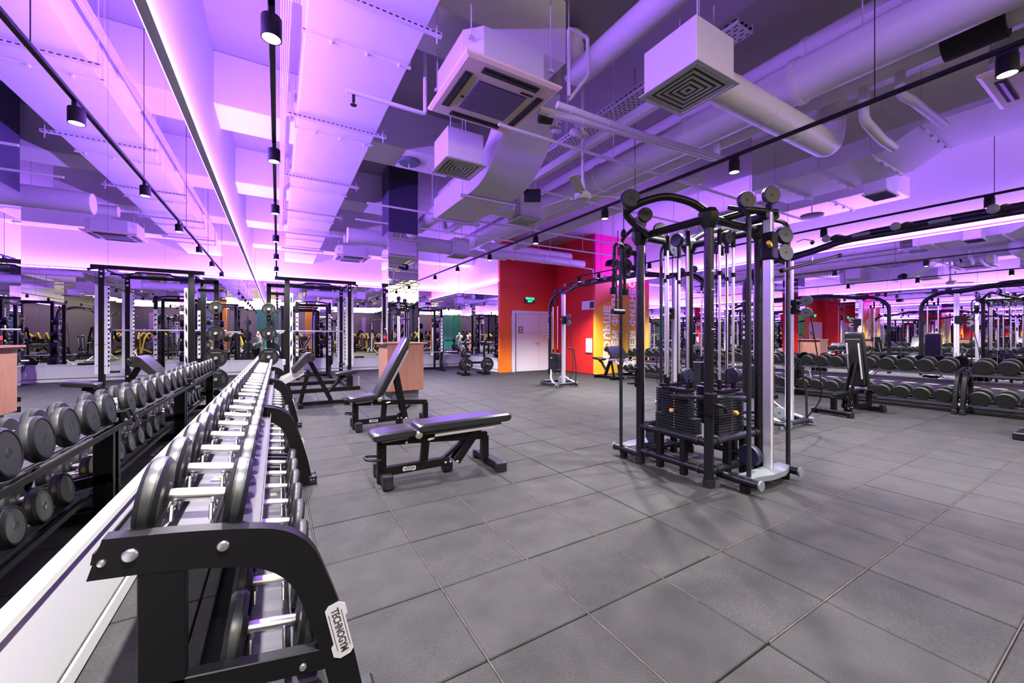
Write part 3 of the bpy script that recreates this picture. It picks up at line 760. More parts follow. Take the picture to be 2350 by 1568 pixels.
# ------------------------------------------------------------------ smith machine
def smith():
    t = thing('smith_machine', 'tall black and silver smith machine rack behind the preacher bench', 'smith machine', (.18, 10.3, 0))
    W, D, H = 1.32, 1.5, 2.64
    def upright(x, y, big):
        w_ = .085
        o = obj('upright', G().box((x, y, H/2-.03), (w_, w_, H-.06), .004), BLACK, t)
        for s in (-1, 1):
            obj('silver_cover', G().box((x+s*.06, y-.035, 1.42), (.058, .012, 1.66), .002).box((x+s*.088, y+.01, 1.42), (.006, .09, 1.66)), SILVERP, o)
        for z in (.75, 1.15, 1.6, 2.0):
            for s in (-1, 1): obj('bolt', G().lathe([(.011, 0), (.011, .004), (.006, .008)], (x+s*.058, y-.041, z), (0, -1, 0), 8), CHROME, o)
        for z in (2.52, 2.42, .42): obj('bolt', G().lathe([(.02, 0), (.02, .005), (.01, .01)], (x, y-.0425, z), (0, -1, 0), 12), CHROME, o)
        g = G()
        k = .75
        while k < 2.2: 
            g.box((x-.1, y-.03, k), (.016, .02, .04), .002); k += .085
        obj('lock_teeth', g, BLACK, o)
        return o
    upright(W, 0, 1); upright(W, D, 1)
    o = obj('upright', G().box((0, 0, H/2-.03), (.1, .09, H-.06), .004), BLACK, t)
    obj('silver_cover', G().box((.08, -.02, 1.38), (.07, .012, 1.8), .002), SILVERP, o)
    g = G()
    for k in range(5): g.prism([(.065, .72+k*.33), (.095, .78+k*.33), (.095, .92+k*.33), (.065, .84+k*.33)], -.03, -.027)
    obj('slot', g, BLACK, o)
    obj('upright', G().box((0, D, H/2-.03), (.1, .09, H-.06), .004), BLACK, t)
    obj('top_beam', G().box((W/2-.03, 0, H-.035), (W+.36, .07, .07), .004), BLACK, t)
    obj('top_beam', G().box((W/2, D, H-.035), (W+.2, .07, .07), .004), BLACK, t)
    for x in (0, W): obj('side_beam', G().box((x, D/2, H-.035), (.07, D, .07), .004), BLACK, t)
    obj('pull_up_bar', G().tube(fillet([(.02, .35, H-.12), (.3, .35, H-.12), (.4, .35, H-.06), (W-.4, .35, H-.06), (W-.3, .35, H-.12), (W-.02, .35, H-.12)], .05, 4), .016, 8), BLACKG, t)
    obj('corner_hook', G().beam((W+.05, 0, H-.05), (W+.2, 0, H-.1), .03, .04, .003), BLACK, t)
    for y in (-.12, D): obj('base_rail', G().box((W/2, y, .05), (W+.45, .08, .09), .005), BLACK, t)
    for x in (0, W): obj('base_side', G().box((x, D/2, .05), (.08, D+.2, .09), .005), BLACK, t)
    obj('foot_block', G().box((W, -.02, .2), (.14, .13, .3), .008), BLACK, t)
    obj('peg', G().cyl((W+.2, -.1, .09), (W+.2, -.1, .33), .025, 12), CHROME, t)
    obj('barbell', G().cyl((-.12, .2, 1.42), (W+.12, .2, 1.42), .015, 12), CHROME, t)
    for x in (0, W): obj('safety_catch', G().box((x-.08 if x else .08, .1, 1.42), (.05, .12, .09), .005), BLACK, t)
    for (x, y, z) in ((W-.15, .4, .6), (W+.15, .2, .78), (W+.15, .2, .95)): obj('grip_peg', G().cyl((x, y, z), (x+.22, y-.05, z), .022, 8), BLACKG, t)
    obj('hook_set', G().box((-.06, -.06, .72), (.06, .03, .12), .004).cyl((-.06, -.1, .75), (-.06, -.04, .75), .014, 8).cyl((-.06, -.1, .67), (-.06, -.04, .67), .014, 8), ALU, t)
    # plate storage frame towards the mirror
    obj('storage_post', G().box((-.36, .5, 1.26), (.085, .085, 2.52), .004), BLACK, t)
    obj('storage_beam', G().box((-.18, .5, 2.49), (.44, .085, .08), .004), BLACK, t)
    obj('storage_beam', G().box((-.18, .5, 2.3), (.28, .06, .06), .004), BLACK, t)
    obj('storage_base', G().box((-.18, .5, .05), (.5, .09, .09), .004), BLACK, t)
    g = G()
    for z in (2.06, 1.72): g.box((-.36, .455, z), (.045, .006, .03))
    obj('yellow_tag', g, YEL, t)
    for z in (1.92, 1.36, .82, .36): obj('storage_horn', G().cyl((-.36, .46, z), (-.36, .28, z), .025, 14), CHROME, t)
smith()
for (z, r, nm) in ((1.92, .14, 'smallest'), (1.36, .165, 'second smallest'), (.82, .205, 'second largest'), (.36, .235, 'largest, lowest')):
    plate_w('%s black weight plate hung on the smith machine storage post' % nm, (.18-.36, 10.68 if z > .7 else 10.66, z), r, group='plates on the smith machine post')

# ------------------------------------------------------------------ half racks
def half_rack(label, loc, rz, barz):
    t = thing('half_rack', label, 'squat rack', loc, rz)
    W, D, H = .9, .75, 2.35
    for x in (0, W):
        o = obj('upright', G().box((x, 0, H/2), (.08, .07, H), .004), BLACK, t)
        obj('silver_cover', G().box((x, -.042, 1.35), (.075, .012, 1.3), .002), SILVERP, o)
        g = G()
        for k in range(9): g.beam((x-.02, -.05, .84+k*.13), (x+.012, -.05, .80+k*.13), .004, .035)
        obj('slot', g, BLACK, o)
        obj('rear_upright', G().box((x, D, H/2), (.07, .07, H), .004), BLACK, t)
        obj('side_beam', G().box((x, D/2, H-.04), (.06, D, .07), .004), BLACK, t)
        obj('base_side', G().box((x, D/2-.1, .04), (.07, D+.5, .07), .004), BLACK, t)
        obj('bar_hook', G().box((x, -.08, barz-.05), (.07, .1, .08), .006).box((x, -.13, barz), (.07, .02, .1), .004), BLACK, t)
        obj('brace', G().beam((x, 0, .35), (x, -.3, .07), .05, .05, .003), BLACK, t)
        for z in (.55, .95, 1.35, 1.75): obj('storage_horn', G().cyl((x, D+.03, z), (x+(.2 if x else -.2), D+.03, z), .022, 10), CHROME, t)
    obj('pull_up_bar', G().tube(fillet([(0, 0, H-.05), (.2, -.12, H), (.7, -.12, H), (W, 0, H-.05)], .1, 4), .022, 8), BLACKG, t)
    obj('rear_beam', G().box((W/2, D, H-.04), (W, .06, .08), .004), BLACK, t)
    obj('rear_base', G().box((W/2, D, .04), (W, .07, .07), .004), BLACK, t)
    b = thing('barbell', 'chrome barbell racked on the %s' % ('half rack behind the smith machine' if barz > 1 else 'half rack right of the wooden counter'), 'barbell', (0, 0, 0))
    b.location = Matrix.Rotation(rz, 4, 'Z') @ Vector((W/2, -.1, barz+.03))+Vector(loc); b.rotation_euler = (0, 0, rz)
    obj('bar', G().cyl((-1.05, 0, 0), (1.05, 0, 0), .014, 10), CHROME, b)
    for s in (-1, 1): obj('sleeve', G().cyl((s*.65, 0, 0), (s*1.06, 0, 0), .025, 12).cyl((s*.63, 0, 0), (s*.66, 0, 0), .035, 12), CHROME, b)
    n_ = 0
    for x, s in ((0, -1), (W, 1)):
        for z, r in ((.55, .2), (.95, .19), (1.35, .15), (1.75, .12)):
            n_ += 1
            P = Matrix.Rotation(rz, 4, 'Z') @ Vector((x+s*.05, D+.03, z))+Vector(loc)
            A = Matrix.Rotation(rz, 4, 'Z') @ Vector((s, 0, 0))
            plate_w('%s weight plate on the %s horns of the half rack %s' % (['lowest', 'second', 'third', 'topmost'][(n_-1) % 4], 'mirror-side' if s < 0 else 'door-side', 'by the smith machine' if barz > 1 else 'beyond the counter'), P, r, A, .11, 'plates on the half racks')
    return t
half_rack('black half rack between the smith machine and the back mirror', (.5, 13.6, 0), 0, 1.42)
half_rack('black half rack with silver slotted covers beyond the wooden counter', (4.42, 14.2, 0), 0, .68)

# ------------------------------------------------------------------ plate tree
t = thing('plate_tree', 'low black plate tree with two leaning masts near the white base panels', 'plate tree', (5.7, 11.95, 0))
for s, x in ((-1, -.38), (1, .36)):
    o = obj('foot', G().box((x, -.02, .05), (.28, .1, .09), .006).box((x, .3, .05), (.1, .7, .07), .006), BLACK, t)
    obj('mast', G().tube(fillet([(x, 0, .06), (x, 0, .35), (x-.12*s*.6, .02, .75), (x-.02, .0, 1.16)], .15, 5), .04, 8), BLACK, t)
    for z in (.36, .72, 1.1):
        if z == .72 and s == 1: continue
        obj('horn', G().cyl((x, -.32, z), (x, .3, z), .024, 12), CHROME, t)
obj('cross_bar', G().box((-.01, .02, .42), (.72, .06, .07), .004).box((-.02, .02, 1.08), (.7, .05, .05), .004), BLACK, t)
for (x, z, r, n_, lab) in ((-.38, .36, .2, 2, 'big'), (-.38, .72, .14, 2, 'middle-sized'), (-.38, 1.1, .1, 1, 'small'), (.36, .36, .235, 1, 'largest'), (.36, 1.1, .11, 1, 'small')):
    for q in range(n_):
        plate_w('%s plate on the %s mast of the low plate tree%s' % (lab, 'counter-side' if x < 0 else 'door-side', ', rear one' if q else (', front one' if n_ > 1 else '')), (5.7+x, 11.95+(.14 if q else -.075), z), r, (0, -1, 0), .06, 'plates on the low plate tree')

# ------------------------------------------------------------------ pulleys and stacks
def pulley(parent, c_, ax, r, th_=.045, m=None, nm='pulley_wheel'):
    g = G().lathe([(r*.3, -th_/2), (r*.92, -th_/2), (r, -th_*.3), (r, -th_*.12), (r*.9, 0), (r, th_*.12), (r, th_*.3), (r*.92, th_/2), (r*.3, th_/2)], c_, ax, 26)
    o = obj(nm, g, m or DGREY, parent)
    g = G().lathe([(.012, -th_/2-.004), (.012, th_/2+.004)], c_, ax, 10); obj('axle', g, TUBEG, o)
    return o
def stack(parent, c_, w_, d_, n_, z0, hp=.024, rz=0, low=0, wl=.5):
    """weight stack: grooved plates as one part"""
    g = G(); R = Matrix.Rotation(rz, 3, 'Z')
    for k in range(n_):
        ww = wl if k < low else w_
        g.box((c_[0], c_[1], z0+hp*(k+.5)), (ww, d_, hp-.006), .003, R)
    o = obj('weight_stack', g, DGREY, parent); o['kind'] = 'stuff'
    g = G()
    for k in range(n_): g.box(R @ Vector((0, -d_/2-.002, 0))+Vector((c_[0], c_[1], z0+hp*(k+.5))), (.014, .004, .008), 0, R)
    q = obj('pin_holes', g, CHROME, parent); q['kind'] = 'stuff'
    return o

def jungle():
    """four-station cable tower; local box +-.4 x +-.375"""
    t = thing('cable_tower', 'large black four-station cable tower with stacks on the open floor', 'cable machine', (3.6, 2.435, 0))
    cs = [(-.4, -.375), (.4, -.375), (.4, .375), (-.4, .375)]
    for x, y in cs:
        o = obj('post', G().cyl((x, y, .0), (x, y, 2.33), .04, 16), BLACKG, t)
        obj('post_foot', G().cyl((x, y, 0), (x, y, .07), .048, 16), DGREY, o)
        obj('post_cap', G().lathe([(.045, 2.23), (.078, 2.285), (.085, 2.36), (.06, 2.40)], (x, y, 0), (0, 0, 1), 8), DGREY, o)
    g = G()
    x, y = cs[0]
    g.box((x, y-.041, 1.86), (.05, .003, .012)).box((x, y-.041, 1.70), (.05, .002, .005)).box((x, y-.041, 1.36), (.05, .002, .005))
    obj('label_band', g, LABELY, t)
    for k in range(4):
        a, b = Vector((*cs[k], 0)), Vector((*cs[(k+1) % 4], 0)); m = (a+b)/2*.93
        for z, r in ((2.32, .036), (.38, .033), (.13, .033)):
            o = obj('cross_tube', G().cyl((a.x, a.y, z), (b.x, b.y, z), r, 14), BLACKG, t)
            if z < 1:
                g = G(); d = (b-a).normalized()
                for q in (.09, (b-a).length-.1): obj('clamp_ring', G().lathe([(.04, 0), (.04, .02)], a+d*q+Vector((0, 0, z)), d, 14), DGREY, o)
        # stack posts between the rails
        d = (b-a).normalized(); n_ = Vector((d.y, -d.x, 0))
        for q in (-.13, .13):
            p = (a+b)/2+d*q; obj('stack_post', G().box((p.x, p.y, .2), (.055, .055, .34), .003, Matrix.Rotation(math.atan2(d.y, d.x), 3, 'Z')), BLACK, t)
        cc = (a+b)/2*.78; rz = math.atan2(d.y, d.x)
        stack(t, (cc.x, cc.y), .30 if k == 3 else .40, .1, 15, .40, .025, rz, low=6 if k == 3 else 0, wl=.44)
        o = obj('stack_top', G().box((cc.x, cc.y, .795), (.3, .09, .03), .004, Matrix.Rotation(rz, 3, 'Z')), BLACK, t)
        for q in (-.11, .11):
            p = cc+d*q
            o = obj('guide_rod', G().cyl((p.x, p.y, .38), (p.x, p.y, 2.3), .0125, 10), CHROME, t)
            for za, zb in ((.81, .90), (2.14, 2.28), (1.86, 1.90)): obj('rod_collar', G().cyl((p.x, p.y, za), (p.x, p.y, zb), .02, 10), BLACK, o)
        obj('selector_cable', G().cyl((cc.x, cc.y, .8), (cc.x, cc.y, 2.3), .005, 6), BLACK, t)
        p = cc-n_*-.07
        obj('selector_pin', G().lathe([(.017, 0), (.02, .01), (.02, .03), (.012, .04)], (p.x, p.y, .60), n_, 12), YEL if k % 2 == 0 else mat('orange_knob', (.85, .4, .12), .4), t)
        if k in (0, 3): pulley(t, (cc.x+d.x*.1, cc.y+d.y*.1, .93), d, .075, m=NAVYP)
        pulley(t, (cc.x*1.02, cc.y*1.02, 2.22), n_, .065, m=NAVYP)
    # pulldown arms over two opposite sides
    for s in (1, -1):
        pts = [(-.4*s, -.375*s, 2.36), (-.52*s, -.30*s, 2.46), (-.72*s, -.18*s, 2.52), (-.90*s, -.05*s, 2.46), (-.95*s, .07*s, 2.40), (-.74*s, .16*s, 2.36), (-.4*s, .27*s, 2.32)]
        arm = obj('pulldown_arm', G().tube(fillet(pts, .1, 5), .033, 12), BLACKG, t)
        pulley(arm, (-.95*s, .0, 2.50), (-.45*s, -.89*s, .1), .085, .06, NAVYP)
        pulley(arm, (-.66*s, .09*s, 2.43), (-.45*s, -.89*s, 0), .068, .05, NAVYP)
        o = obj('pull_cable', G().cyl((-.97*s, .06*s, 2.47), (-.97*s, .06*s, 2.23), .004, 6), BLACK, arm)
        obj('cable_stop', G().lathe([(.012, 0), (.026, .02), (.026, .05), (.01, .075)], (-.97*s, .06*s, 2.17), (0, 0, 1), 12), BLACK, arm)
    # adjustable column stations on the two other sides
    for s in (1, -1):
        def P(x, y, z): return (x*s, y*s, z)
        for x in (-.25, .40):
            foot = obj('foot_tube', G().cyl(P(x, -.36, .09), P(x, -.72, .09), .034, 14), BLACKG, t)
            obj('tube_end_cap', G().cyl(P(x, -.72, .09), P(x, -.735, .09), .042, 16), GREYB, foot)
            obj('foot_pad', G().cyl(P(x, -.6, .0), P(x, -.6, .06), .04, 12), BLACK, foot)
            rod = obj('guard_rod', G().tube(fillet([P(x+.02, -.62, .1), P(x+.02, -.62, 2.34), P(x+.02, -.45, 2.42)], .08, 4), .018, 12), TUBEG, t)
        pl = [(-.25, -.54), (-.25, -.66), (-.16, -.665), (0, -.70), (.2, -.70), (.33, -.665), (.40, -.64), (.40, -.54)]
        obj('foot_plate', G().prism([(a*s, b*s) for a, b in pl], .085, .13, 'xy'), GREYB, t)
        c0 = (.15, -.58)
        colm = obj('pulley_column', G().box(P(c0[0], c0[1], 1.25), (.035, .07, 2.3), .004).box(P(c0[0]+.035, c0[1], 1.25), (.034, .05, 2.3), .003), ALU, t)
        obj('column_groove', G().box(P(c0[0]+.017, c0[1]-.03, 1.25), (.006, .014, 2.28)), DGREY, colm)
        car = obj('carriage', G().box(P(c0[0]+.01, c0[1]-.01, 2.10), (.1, .1, .24), .01), BLACK, t)
        obj('carriage_pin', G().cyl(P(c0[0]-.06, c0[1]-.05, 2.09), P(c0[0]-.15, c0[1]-.08, 2.10), .018, 12), YEL, car)
        for z in (2.22, 2.06): pulley(car, P(c0[0]+.22, c0[1]-.03, z), (-.35*s, -.94*s, .1), .08, .05, NAVYP)
        obj('pulley_bracket', G().beam(P(c0[0]+.04, c0[1], 2.20), P(c0[0]+.22, c0[1], 2.21), .02, .05).beam(P(c0[0]+.04, c0[1], 2.03), P(c0[0]+.22, c0[1], 2.05), .02, .05), BLACK, car)
        arm = obj('top_arm', G().cyl(P(-.10, -.50, 2.41), P(.24, -.60, 2.41), .032, 14).cyl(P(.24, -.60, 2.38), P(.42, -.42, 2.36), .032, 12).cyl(P(-.2, -.36, 2.34), P(.0, -.52, 2.41), .03, 12).box(P(c0[0], -.5, 2.37), (.1, .2, .07), .01), BLACKG, t)
        pulley(arm, P(-.07, -.51, 2.49), (-.4*s, -.9*s, 0), .078, .05, NAVYP)
        pulley(arm, P(.16, -.60, 2.55), (-.4*s, -.9*s, 0), .08, .05, NAVYP)
        obj('wheel_bracket', G().beam(P(.16, -.60, 2.56), P(.16, -.58, 2.40), .03, .05), BLACK, arm)
        pulley(t, P(c0[0]-.07, -.46, .22), (s, 0, 0), .1, .07, NAVYP)
        for z in (1.0, 1.7): pass
    o = obj('accessory_bar', G().tube(fillet([(-.43, -.02, .74), (-.47, -.33, .77), (-.42, -.44, .78), (-.12, -.49, .76), (.05, -.47, .74)], .08, 5), .018, 10), TUBEG, t)
    obj('bar_bracket', G().box((-.43, -.41, .72), (.085, .085, .2), .01).tube(fillet([(-.42, -.45, .72), (-.40, -.52, .71), (-.39, -.52, .66)], .03, 4), .014, 8), BLACK, o)
    o = obj('accessory_rack', G().box((-.45, .375, .88), (.02, .05, .2), .004), BLACK, t)
    for z in (.82, .88, .94): obj('peg', G().cyl((-.45, .375, z), (-.56, .39, z+.005), .011, 8), BLACK, o)
NAVYP = mat('blue_black_plastic', (.012, .011, .035), .45, noise=.25, nscale=120)
jungle()
# ropes and bars hanging from the tower
t = thing('triceps_rope', 'black twisted triceps rope hanging from the tower pulldown arm', 'rope', (2.60, 2.52, 2.14))
g = G()
for s in (-1, 1):
    pts = [(s*.006, 0, -.02), (s*.05, 0, -.03), (s*.062, 0, -.12), (s*.07, 0, -.42)]
    base = fillet(pts, .04, 6)
    g.tube(base, .012, 8)
    for ph in (0, 2.1, 4.2):
        hel = []
        for i in range(40):
            u_ = i/39; q = Vector((s*(.055+.015*u_), 0, -.05-.35*u_)); a = ph+u_*30
            hel.append(q+Vector((math.cos(a), math.sin(a), 0))*.0105)
        g.tube(hel, .0055, 5)
obj('twisted_rope', g, BLACK, t)
for s in (-1, 1): obj('rubber_end', G().lathe([(.02, 0), (.03, .01), (.03, .05), (.018, .06)], (s*.07, 0, -.47), (0, 0, 1), 14), BLACK, t)
obj('hook', G().lathe([(.025, 0), (.028, .006), (.025, .02)], (0, 0, -.03), (0, 0, 1), 12).tube([(0, 0, -.02), (.012, 0, .01), (0, 0, .04), (-.012, 0, .01), (0, 0, -.02)], .004, 6), CHROME, t)
t = thing('strap_handle', 'short black doubled strap hanging behind the triceps rope', 'strap', (2.85, 2.78, 1.97))
obj('strap', G().beam((-.02, 0, 0), (-.022, 0, -.42), .012, .012).beam((.03, 0, 0), (.028, 0, -.42), .012, .012).beam((-.02, 0, 0), (.03, 0, 0), .012, .012), BLACK, t)
obj('grip', G().cyl((-.07, 0, -.43), (.08, 0, -.43), .026, 12), DGREY, t)
obj('cable', G().cyl((.0, 0, 0), (.0, 0, .36), .004, 6), BLACK, t)
t = thing('pulldown_bar', 'straight black pulldown bar clipped to the carriage of the cable tower', 'cable bar', (4.18, 1.69, 1.97))
obj('bar', G().cyl((-.42, .05, -.10), (.42, -.05, .10), .014, 10), BLACKG, t)
obj('rubber_tip', G().cyl((-.44, .052, -.105), (-.40, .048, -.095), .019, 10), BLACK, t)
obj('rubber_tip', G().cyl((.40, -.048, .095), (.44, -.052, .105), .019, 10), BLACK, t)
obj('clip', G().tube([(0, 0, .01), (.015, 0, .06), (0, 0, .16), (-.015, 0, .06)], .006, 6, closed=True), CHROME, t)
obj('cable_ball', G().lathe([(.008, 0), (.02, .02), (.008, .04)], (0, 0, .165), (0, 0, 1), 10).tube([(0, 0, .20), (-.06, .04, .215), (-.115, .075, .19)], .004, 6), BLACK, t)

# ------------------------------------------------------------------ cable crossovers (beam along y)
def crossover(label, loc, L=4.6):
    t = thing('cable_crossover', label, 'cable machine', loc)
    H = 2.42
    tops = [(0, 0, 1.0), (0, 0, 2.2), (0, .28, 2.42), (0, .9, 2.47), (-.05, 1.4, 2.59), (-.05, L-1.4, 2.59), (0, L-.9, 2.47), (0, L-.28, 2.42), (0, L, 2.2), (0, L, 1.0)]
    o = obj('arched_beam', G().tube(fillet(tops, .28, 6), .045, 14), BLACKG, t)
    obj('lower_chord', G().tube(fillet([(-.02, .6, 2.40), (-.16, 1.3, 2.52), (-.16, L-1.3, 2.52), (-.02, L-.6, 2.40)], .2, 5), .03, 10), BLACKG, o)
    for y in (1.3, 1.95, 2.65, 3.3):
        q = obj('pull_up_grip', G().tube(fillet([(-.05, y, 2.59), (-.30, y, 2.58), (-.42, y+.05, 2.52), (-.42, y-.22, 2.51)], .05, 4), .019, 10), BLACKG, o)
        obj('grip_end_disc', G().lathe([(.025, 0), (.045, .008), (.045, .03), (.025, .038)], (-.44, y+.06, 2.53), (-.9, -.3, 0), 16), GREYB, q)
        obj('grip_sleeve', G().cyl((-.42, y-.2, 2.51), (-.42, y-.36, 2.515), .022, 10), GREYB, q)
    for e, s in ((0, 1), (L, -1)):
        def P(x, y, z): return (x, e+s*y, z)
        obj('outer_post', G().cyl(P(0, 0, .25), P(0, 0, 1.4), .045, 14), BLACKG, t)
        g = G()
        for k in range(5): g.box(P(-.046, -.0, 1.62-.085*k), (.004, .03, .045), .001)
        obj('post_mark', g, SILVERP, t)
        obj('mark_band', G().box(P(-.046, 0, 1.86), (.004, .045, .02)), LABELY, t)
        stack(t, P(.02, .22, 0)[:2], .22, .32, 17, .42, .025)
        for q in (.12, .32):
            o = obj('guide_rod', G().cyl(P(.02, q, .3), P(.02, q, 2.3), .0125, 8), CHROME, t)
            for za, zb in ((.86, .95), (2.1, 2.3)): obj('rod_collar', G().cyl(P(.02, q, za), P(.02, q, zb), .02, 8), BLACK, o)
        obj('selector_pin', G().lathe([(.017, 0), (.02, .01), (.02, .03), (.012, .04)], P(-.09, .22, .72), (-1, 0, 0), 10), YEL, t)
        obj('stack_cradle', G().box(P(.02, .22, .38), (.26, .38, .07), .01), BLACK, t)
        col_ = obj('pulley_column', G().box(P(-.02, .62, 1.24), (.09, .05, 2.3), .004).box(P(-.02, .665, 1.24), (.05, .04, 2.3), .003), ALU, t)
        obj('column_groove', G().box(P(-.066, .62, 1.24), (.003, .012, 2.28)), DGREY, col_)
        car = obj('carriage', G().box(P(-.02, .68, 1.72), (.12, .14, .2), .01), BLACK, t)
        obj('carriage_pin', G().cyl(P(-.08, .68, 1.72), P(-.16, .68, 1.74), .017, 10), YEL, car)
        for z in (1.80, 1.63): pulley(car, P(-.04, .86, z), (1, .15, 0), .07, .045, GREYB)
        obj('pulley_fork', G().beam(P(-.02, .72, 1.76), P(-.02, .86, 1.80), .06, .03).beam(P(-.02, .72, 1.68), P(-.02, .86, 1.63), .06, .03), BLACK, car)
        obj('loose_cable', G().tube(fillet([P(-.02, .9, 1.6), P(-.05, 1.0, 1.0), P(-.04, 1.05, .45), P(-.02, .85, .15)], .15, 6), .008, 6), BLACK, car)
        for z, yy in ((2.36, .25), (2.36, .5)): pulley(t, P(0, yy, 2.50 if yy < .3 else 2.50), (1, .1, 0), .06, .045, DGREY)
        obj('top_link', G().cyl(P(0, .5, 2.42), P(-.02, .64, 2.36), .035, 10), BLACKG, t)
        # base: looped tube with curved struts
        bs = obj('base_loop', G().tube(fillet([P(-.34, .75, .07), P(-.36, .1, .07), P(-.2, -.1, .07), P(.2, -.1, .07), P(.36, .1, .07), P(.34, .75, .07)], .14, 6), .035, 12).cyl(P(-.34, .72, .07), P(.34, .72, .07), .035, 12), TUBEG, t)
        for x in (-.34, .34):
            obj('end_cap', G().cyl(P(x, .74, .07), P(x, .80, .07), .045, 14).cyl(P(x, .70, 0), P(x, .70, .05), .03, 10), GREYB, bs)
            obj('strut', G().tube(fillet([P(x*.95, .66, .09), P(x*.8, .42, .16), P(x*.35, .22, .4)], .12, 6), .022, 10), SILVERP, bs)
        obj('side_guard', G().tube(fillet([P(.12, .62, 1.0), P(.32, .62, .95), P(.34, .70, .45), P(.3, .72, .1)], .06, 4), .016, 8), TUBEG, t)
        pulley(t, P(-.02, .52, .17), (1, 0, 0), .09, .07, GREYB)
    return t
crossover('black cable crossover with arched beam running towards the orange pillar', (6.4, 4.15, 0))
crossover('black cable crossover with overhead grips running out past the tower', (6.4, -1.1, 0))

# ------------------------------------------------------------------ ceiling services
def K(ratio, z): return (z-1.3)*.8599*ratio     # room x of a run parallel to the long walls
def duct_box(name, label, x0, x1, y0, y1, z0, z1, seams, group=None):
    t = thing(name, label, 'duct', (0, 0, 0), 0, group)
    obj('sheet_body', G().box(((x0+x1)/2, (y0+y1)/2, (z0+z1)/2), (x1-x0, y1-y0, z1-z0), .006), GALV, t)
    for y in seams:
        g = G(); g.box(((x0+x1)/2, y, z0-.004), (x1-x0+.05, .03, .03), .003).box((x0-.008, y, (z0+z1)/2), (.03, .03, z1-z0)).box((x1+.008, y, (z0+z1)/2), (.03, .03, z1-z0))
        for q in range(3): g.box((x0+(q+.7)*(x1-x0)/3, y-.005, z0-.028), (.02, .04, .03), .003)
        fl = obj('flange', g, GALV, t)
        for xx in (x0-.015, x1+.015): obj('hanger_rod', G().cyl((xx, y, z1-.02), (xx, y, 4.8), .005, 6), RODW, fl)
    return t
t = duct_box('rectangular_duct', 'wide white rectangular duct running overhead beside the first spotlight track', .20, 1.08, -3.0, 15.85, 3.9, 4.35, [-.3, .95, 2.2, 3.78, 5.58, 7.85, 9.9, 12.0, 14.0], 'rectangular ducts')
for y in (-1.0, .5, 1.6, 3.2, 5.2, 7.2, 9.2, 11.2, 13.2):
    h = obj('perforated_hanger', G().box((.64, y, 3.86), (1.12, .04, .035), .002), RODW, t)
    g = G()
    for k in range(22): g.box((.12+k*.05, y-.021, 3.86), (.028, .003, .010))
    obj('slot_row', g, GRID_D, h)
    for x in (.12, 1.16): obj('hanger_rod', G().cyl((x, y, 3.78), (x, y, 4.8), .006, 6), RODW, h)
t = thing('rectangular_duct', 'deep white rectangular duct stepping down above the pulldown tower and benches', 'duct', (0, 0, 0), 0, 'rectangular ducts')
x0, x1 = 6.4, 7.5
prof = [(-3, 3.74), (1.55, 3.74), (1.85, 3.57), (3.4, 3.57), (3.4, 4.45), (-3, 4.45)]
obj('sheet_body', G().prism(prof, x0, x1, 'yz'), GALV, t)
for y, z in ((-.6, 3.74), (.7, 3.74), (1.5, 3.74), (1.95, 3.57), (2.5, 3.57), (3.05, 3.57)):
    g = G().box(((x0+x1)/2, y, z-.006), (x1-x0+.08, .035, .03), .003)
    f = obj('flange', g, GALV, t)
    for q in range(4): obj('flange_clip', G().box((x0+(q+.6)*(x1-x0)/4, y, z-.03), (.16, .03, .022), .003), GALV, f)
    obj('hanger_rod', G().cyl((x0-.03, y, z-.05), (x0-.03, y, 4.8), .006, 6), RODW, f)
duct_box('rectangular_duct', 'white rectangular duct along the dumbbell mirror wall beyond the stepped duct', 8.6, 9.6, 2.4, 6.2, 3.75, 4.1, [3.2, 4.6, 5.8], 'rectangular ducts')
# return grille on the stepped duct
t = thing('slot_diffuser', 'narrow slotted air diffuser on the side of the stepped duct', 'vent', (0, 0, 0))
obj('frame', G().box((7.9, 2.3, 3.45), (.5, .3, .03), .004), PANELW, t)
for k in range(6): obj('blade', G().box((7.72+k*.07, 2.3, 3.43), (.02, .26, .02)), GRID_D, t)
obj('plenum', G().box((7.9, 2.3, 3.62), (.44, .26, .3), .004), GALV, t)
# curved rectangular duct
t = thing('curved_duct', 'white rectangular duct sweeping down in a large bend behind the cassette unit', 'duct', (0, 0, 0))
cz, cyy, R0, R1 = 4.40, 4.95, .75, 1.1
path_o = [(6.5, cz-R1)]+[(cyy-R1*math.sin(a), cz-R1*math.cos(a)) for a in [i*PI/2/14 for i in range(15)]]+[(cyy-R1, 4.8)]
path_i = [(6.5, cz-R0)]+[(cyy-R0*math.sin(a), cz-R0*math.cos(a)) for a in [i*PI/2/14 for i in range(15)]]+[(cyy-R0, 4.8)]
obj('sheet_body', G().prism(path_o+path_i[::-1], 2.3, 2.98, 'yz'), GALV, t, 50)
for y in (5.1, 6.35):
    h = obj('perforated_hanger', G().box((2.64, y, 3.275), (.9, .04, .035), .002), RODW, t)
    for x in (2.22, 3.06): obj('hanger_rod', G().cyl((x, y, 3.2), (x, y, 4.8), .006, 6), RODW, h)

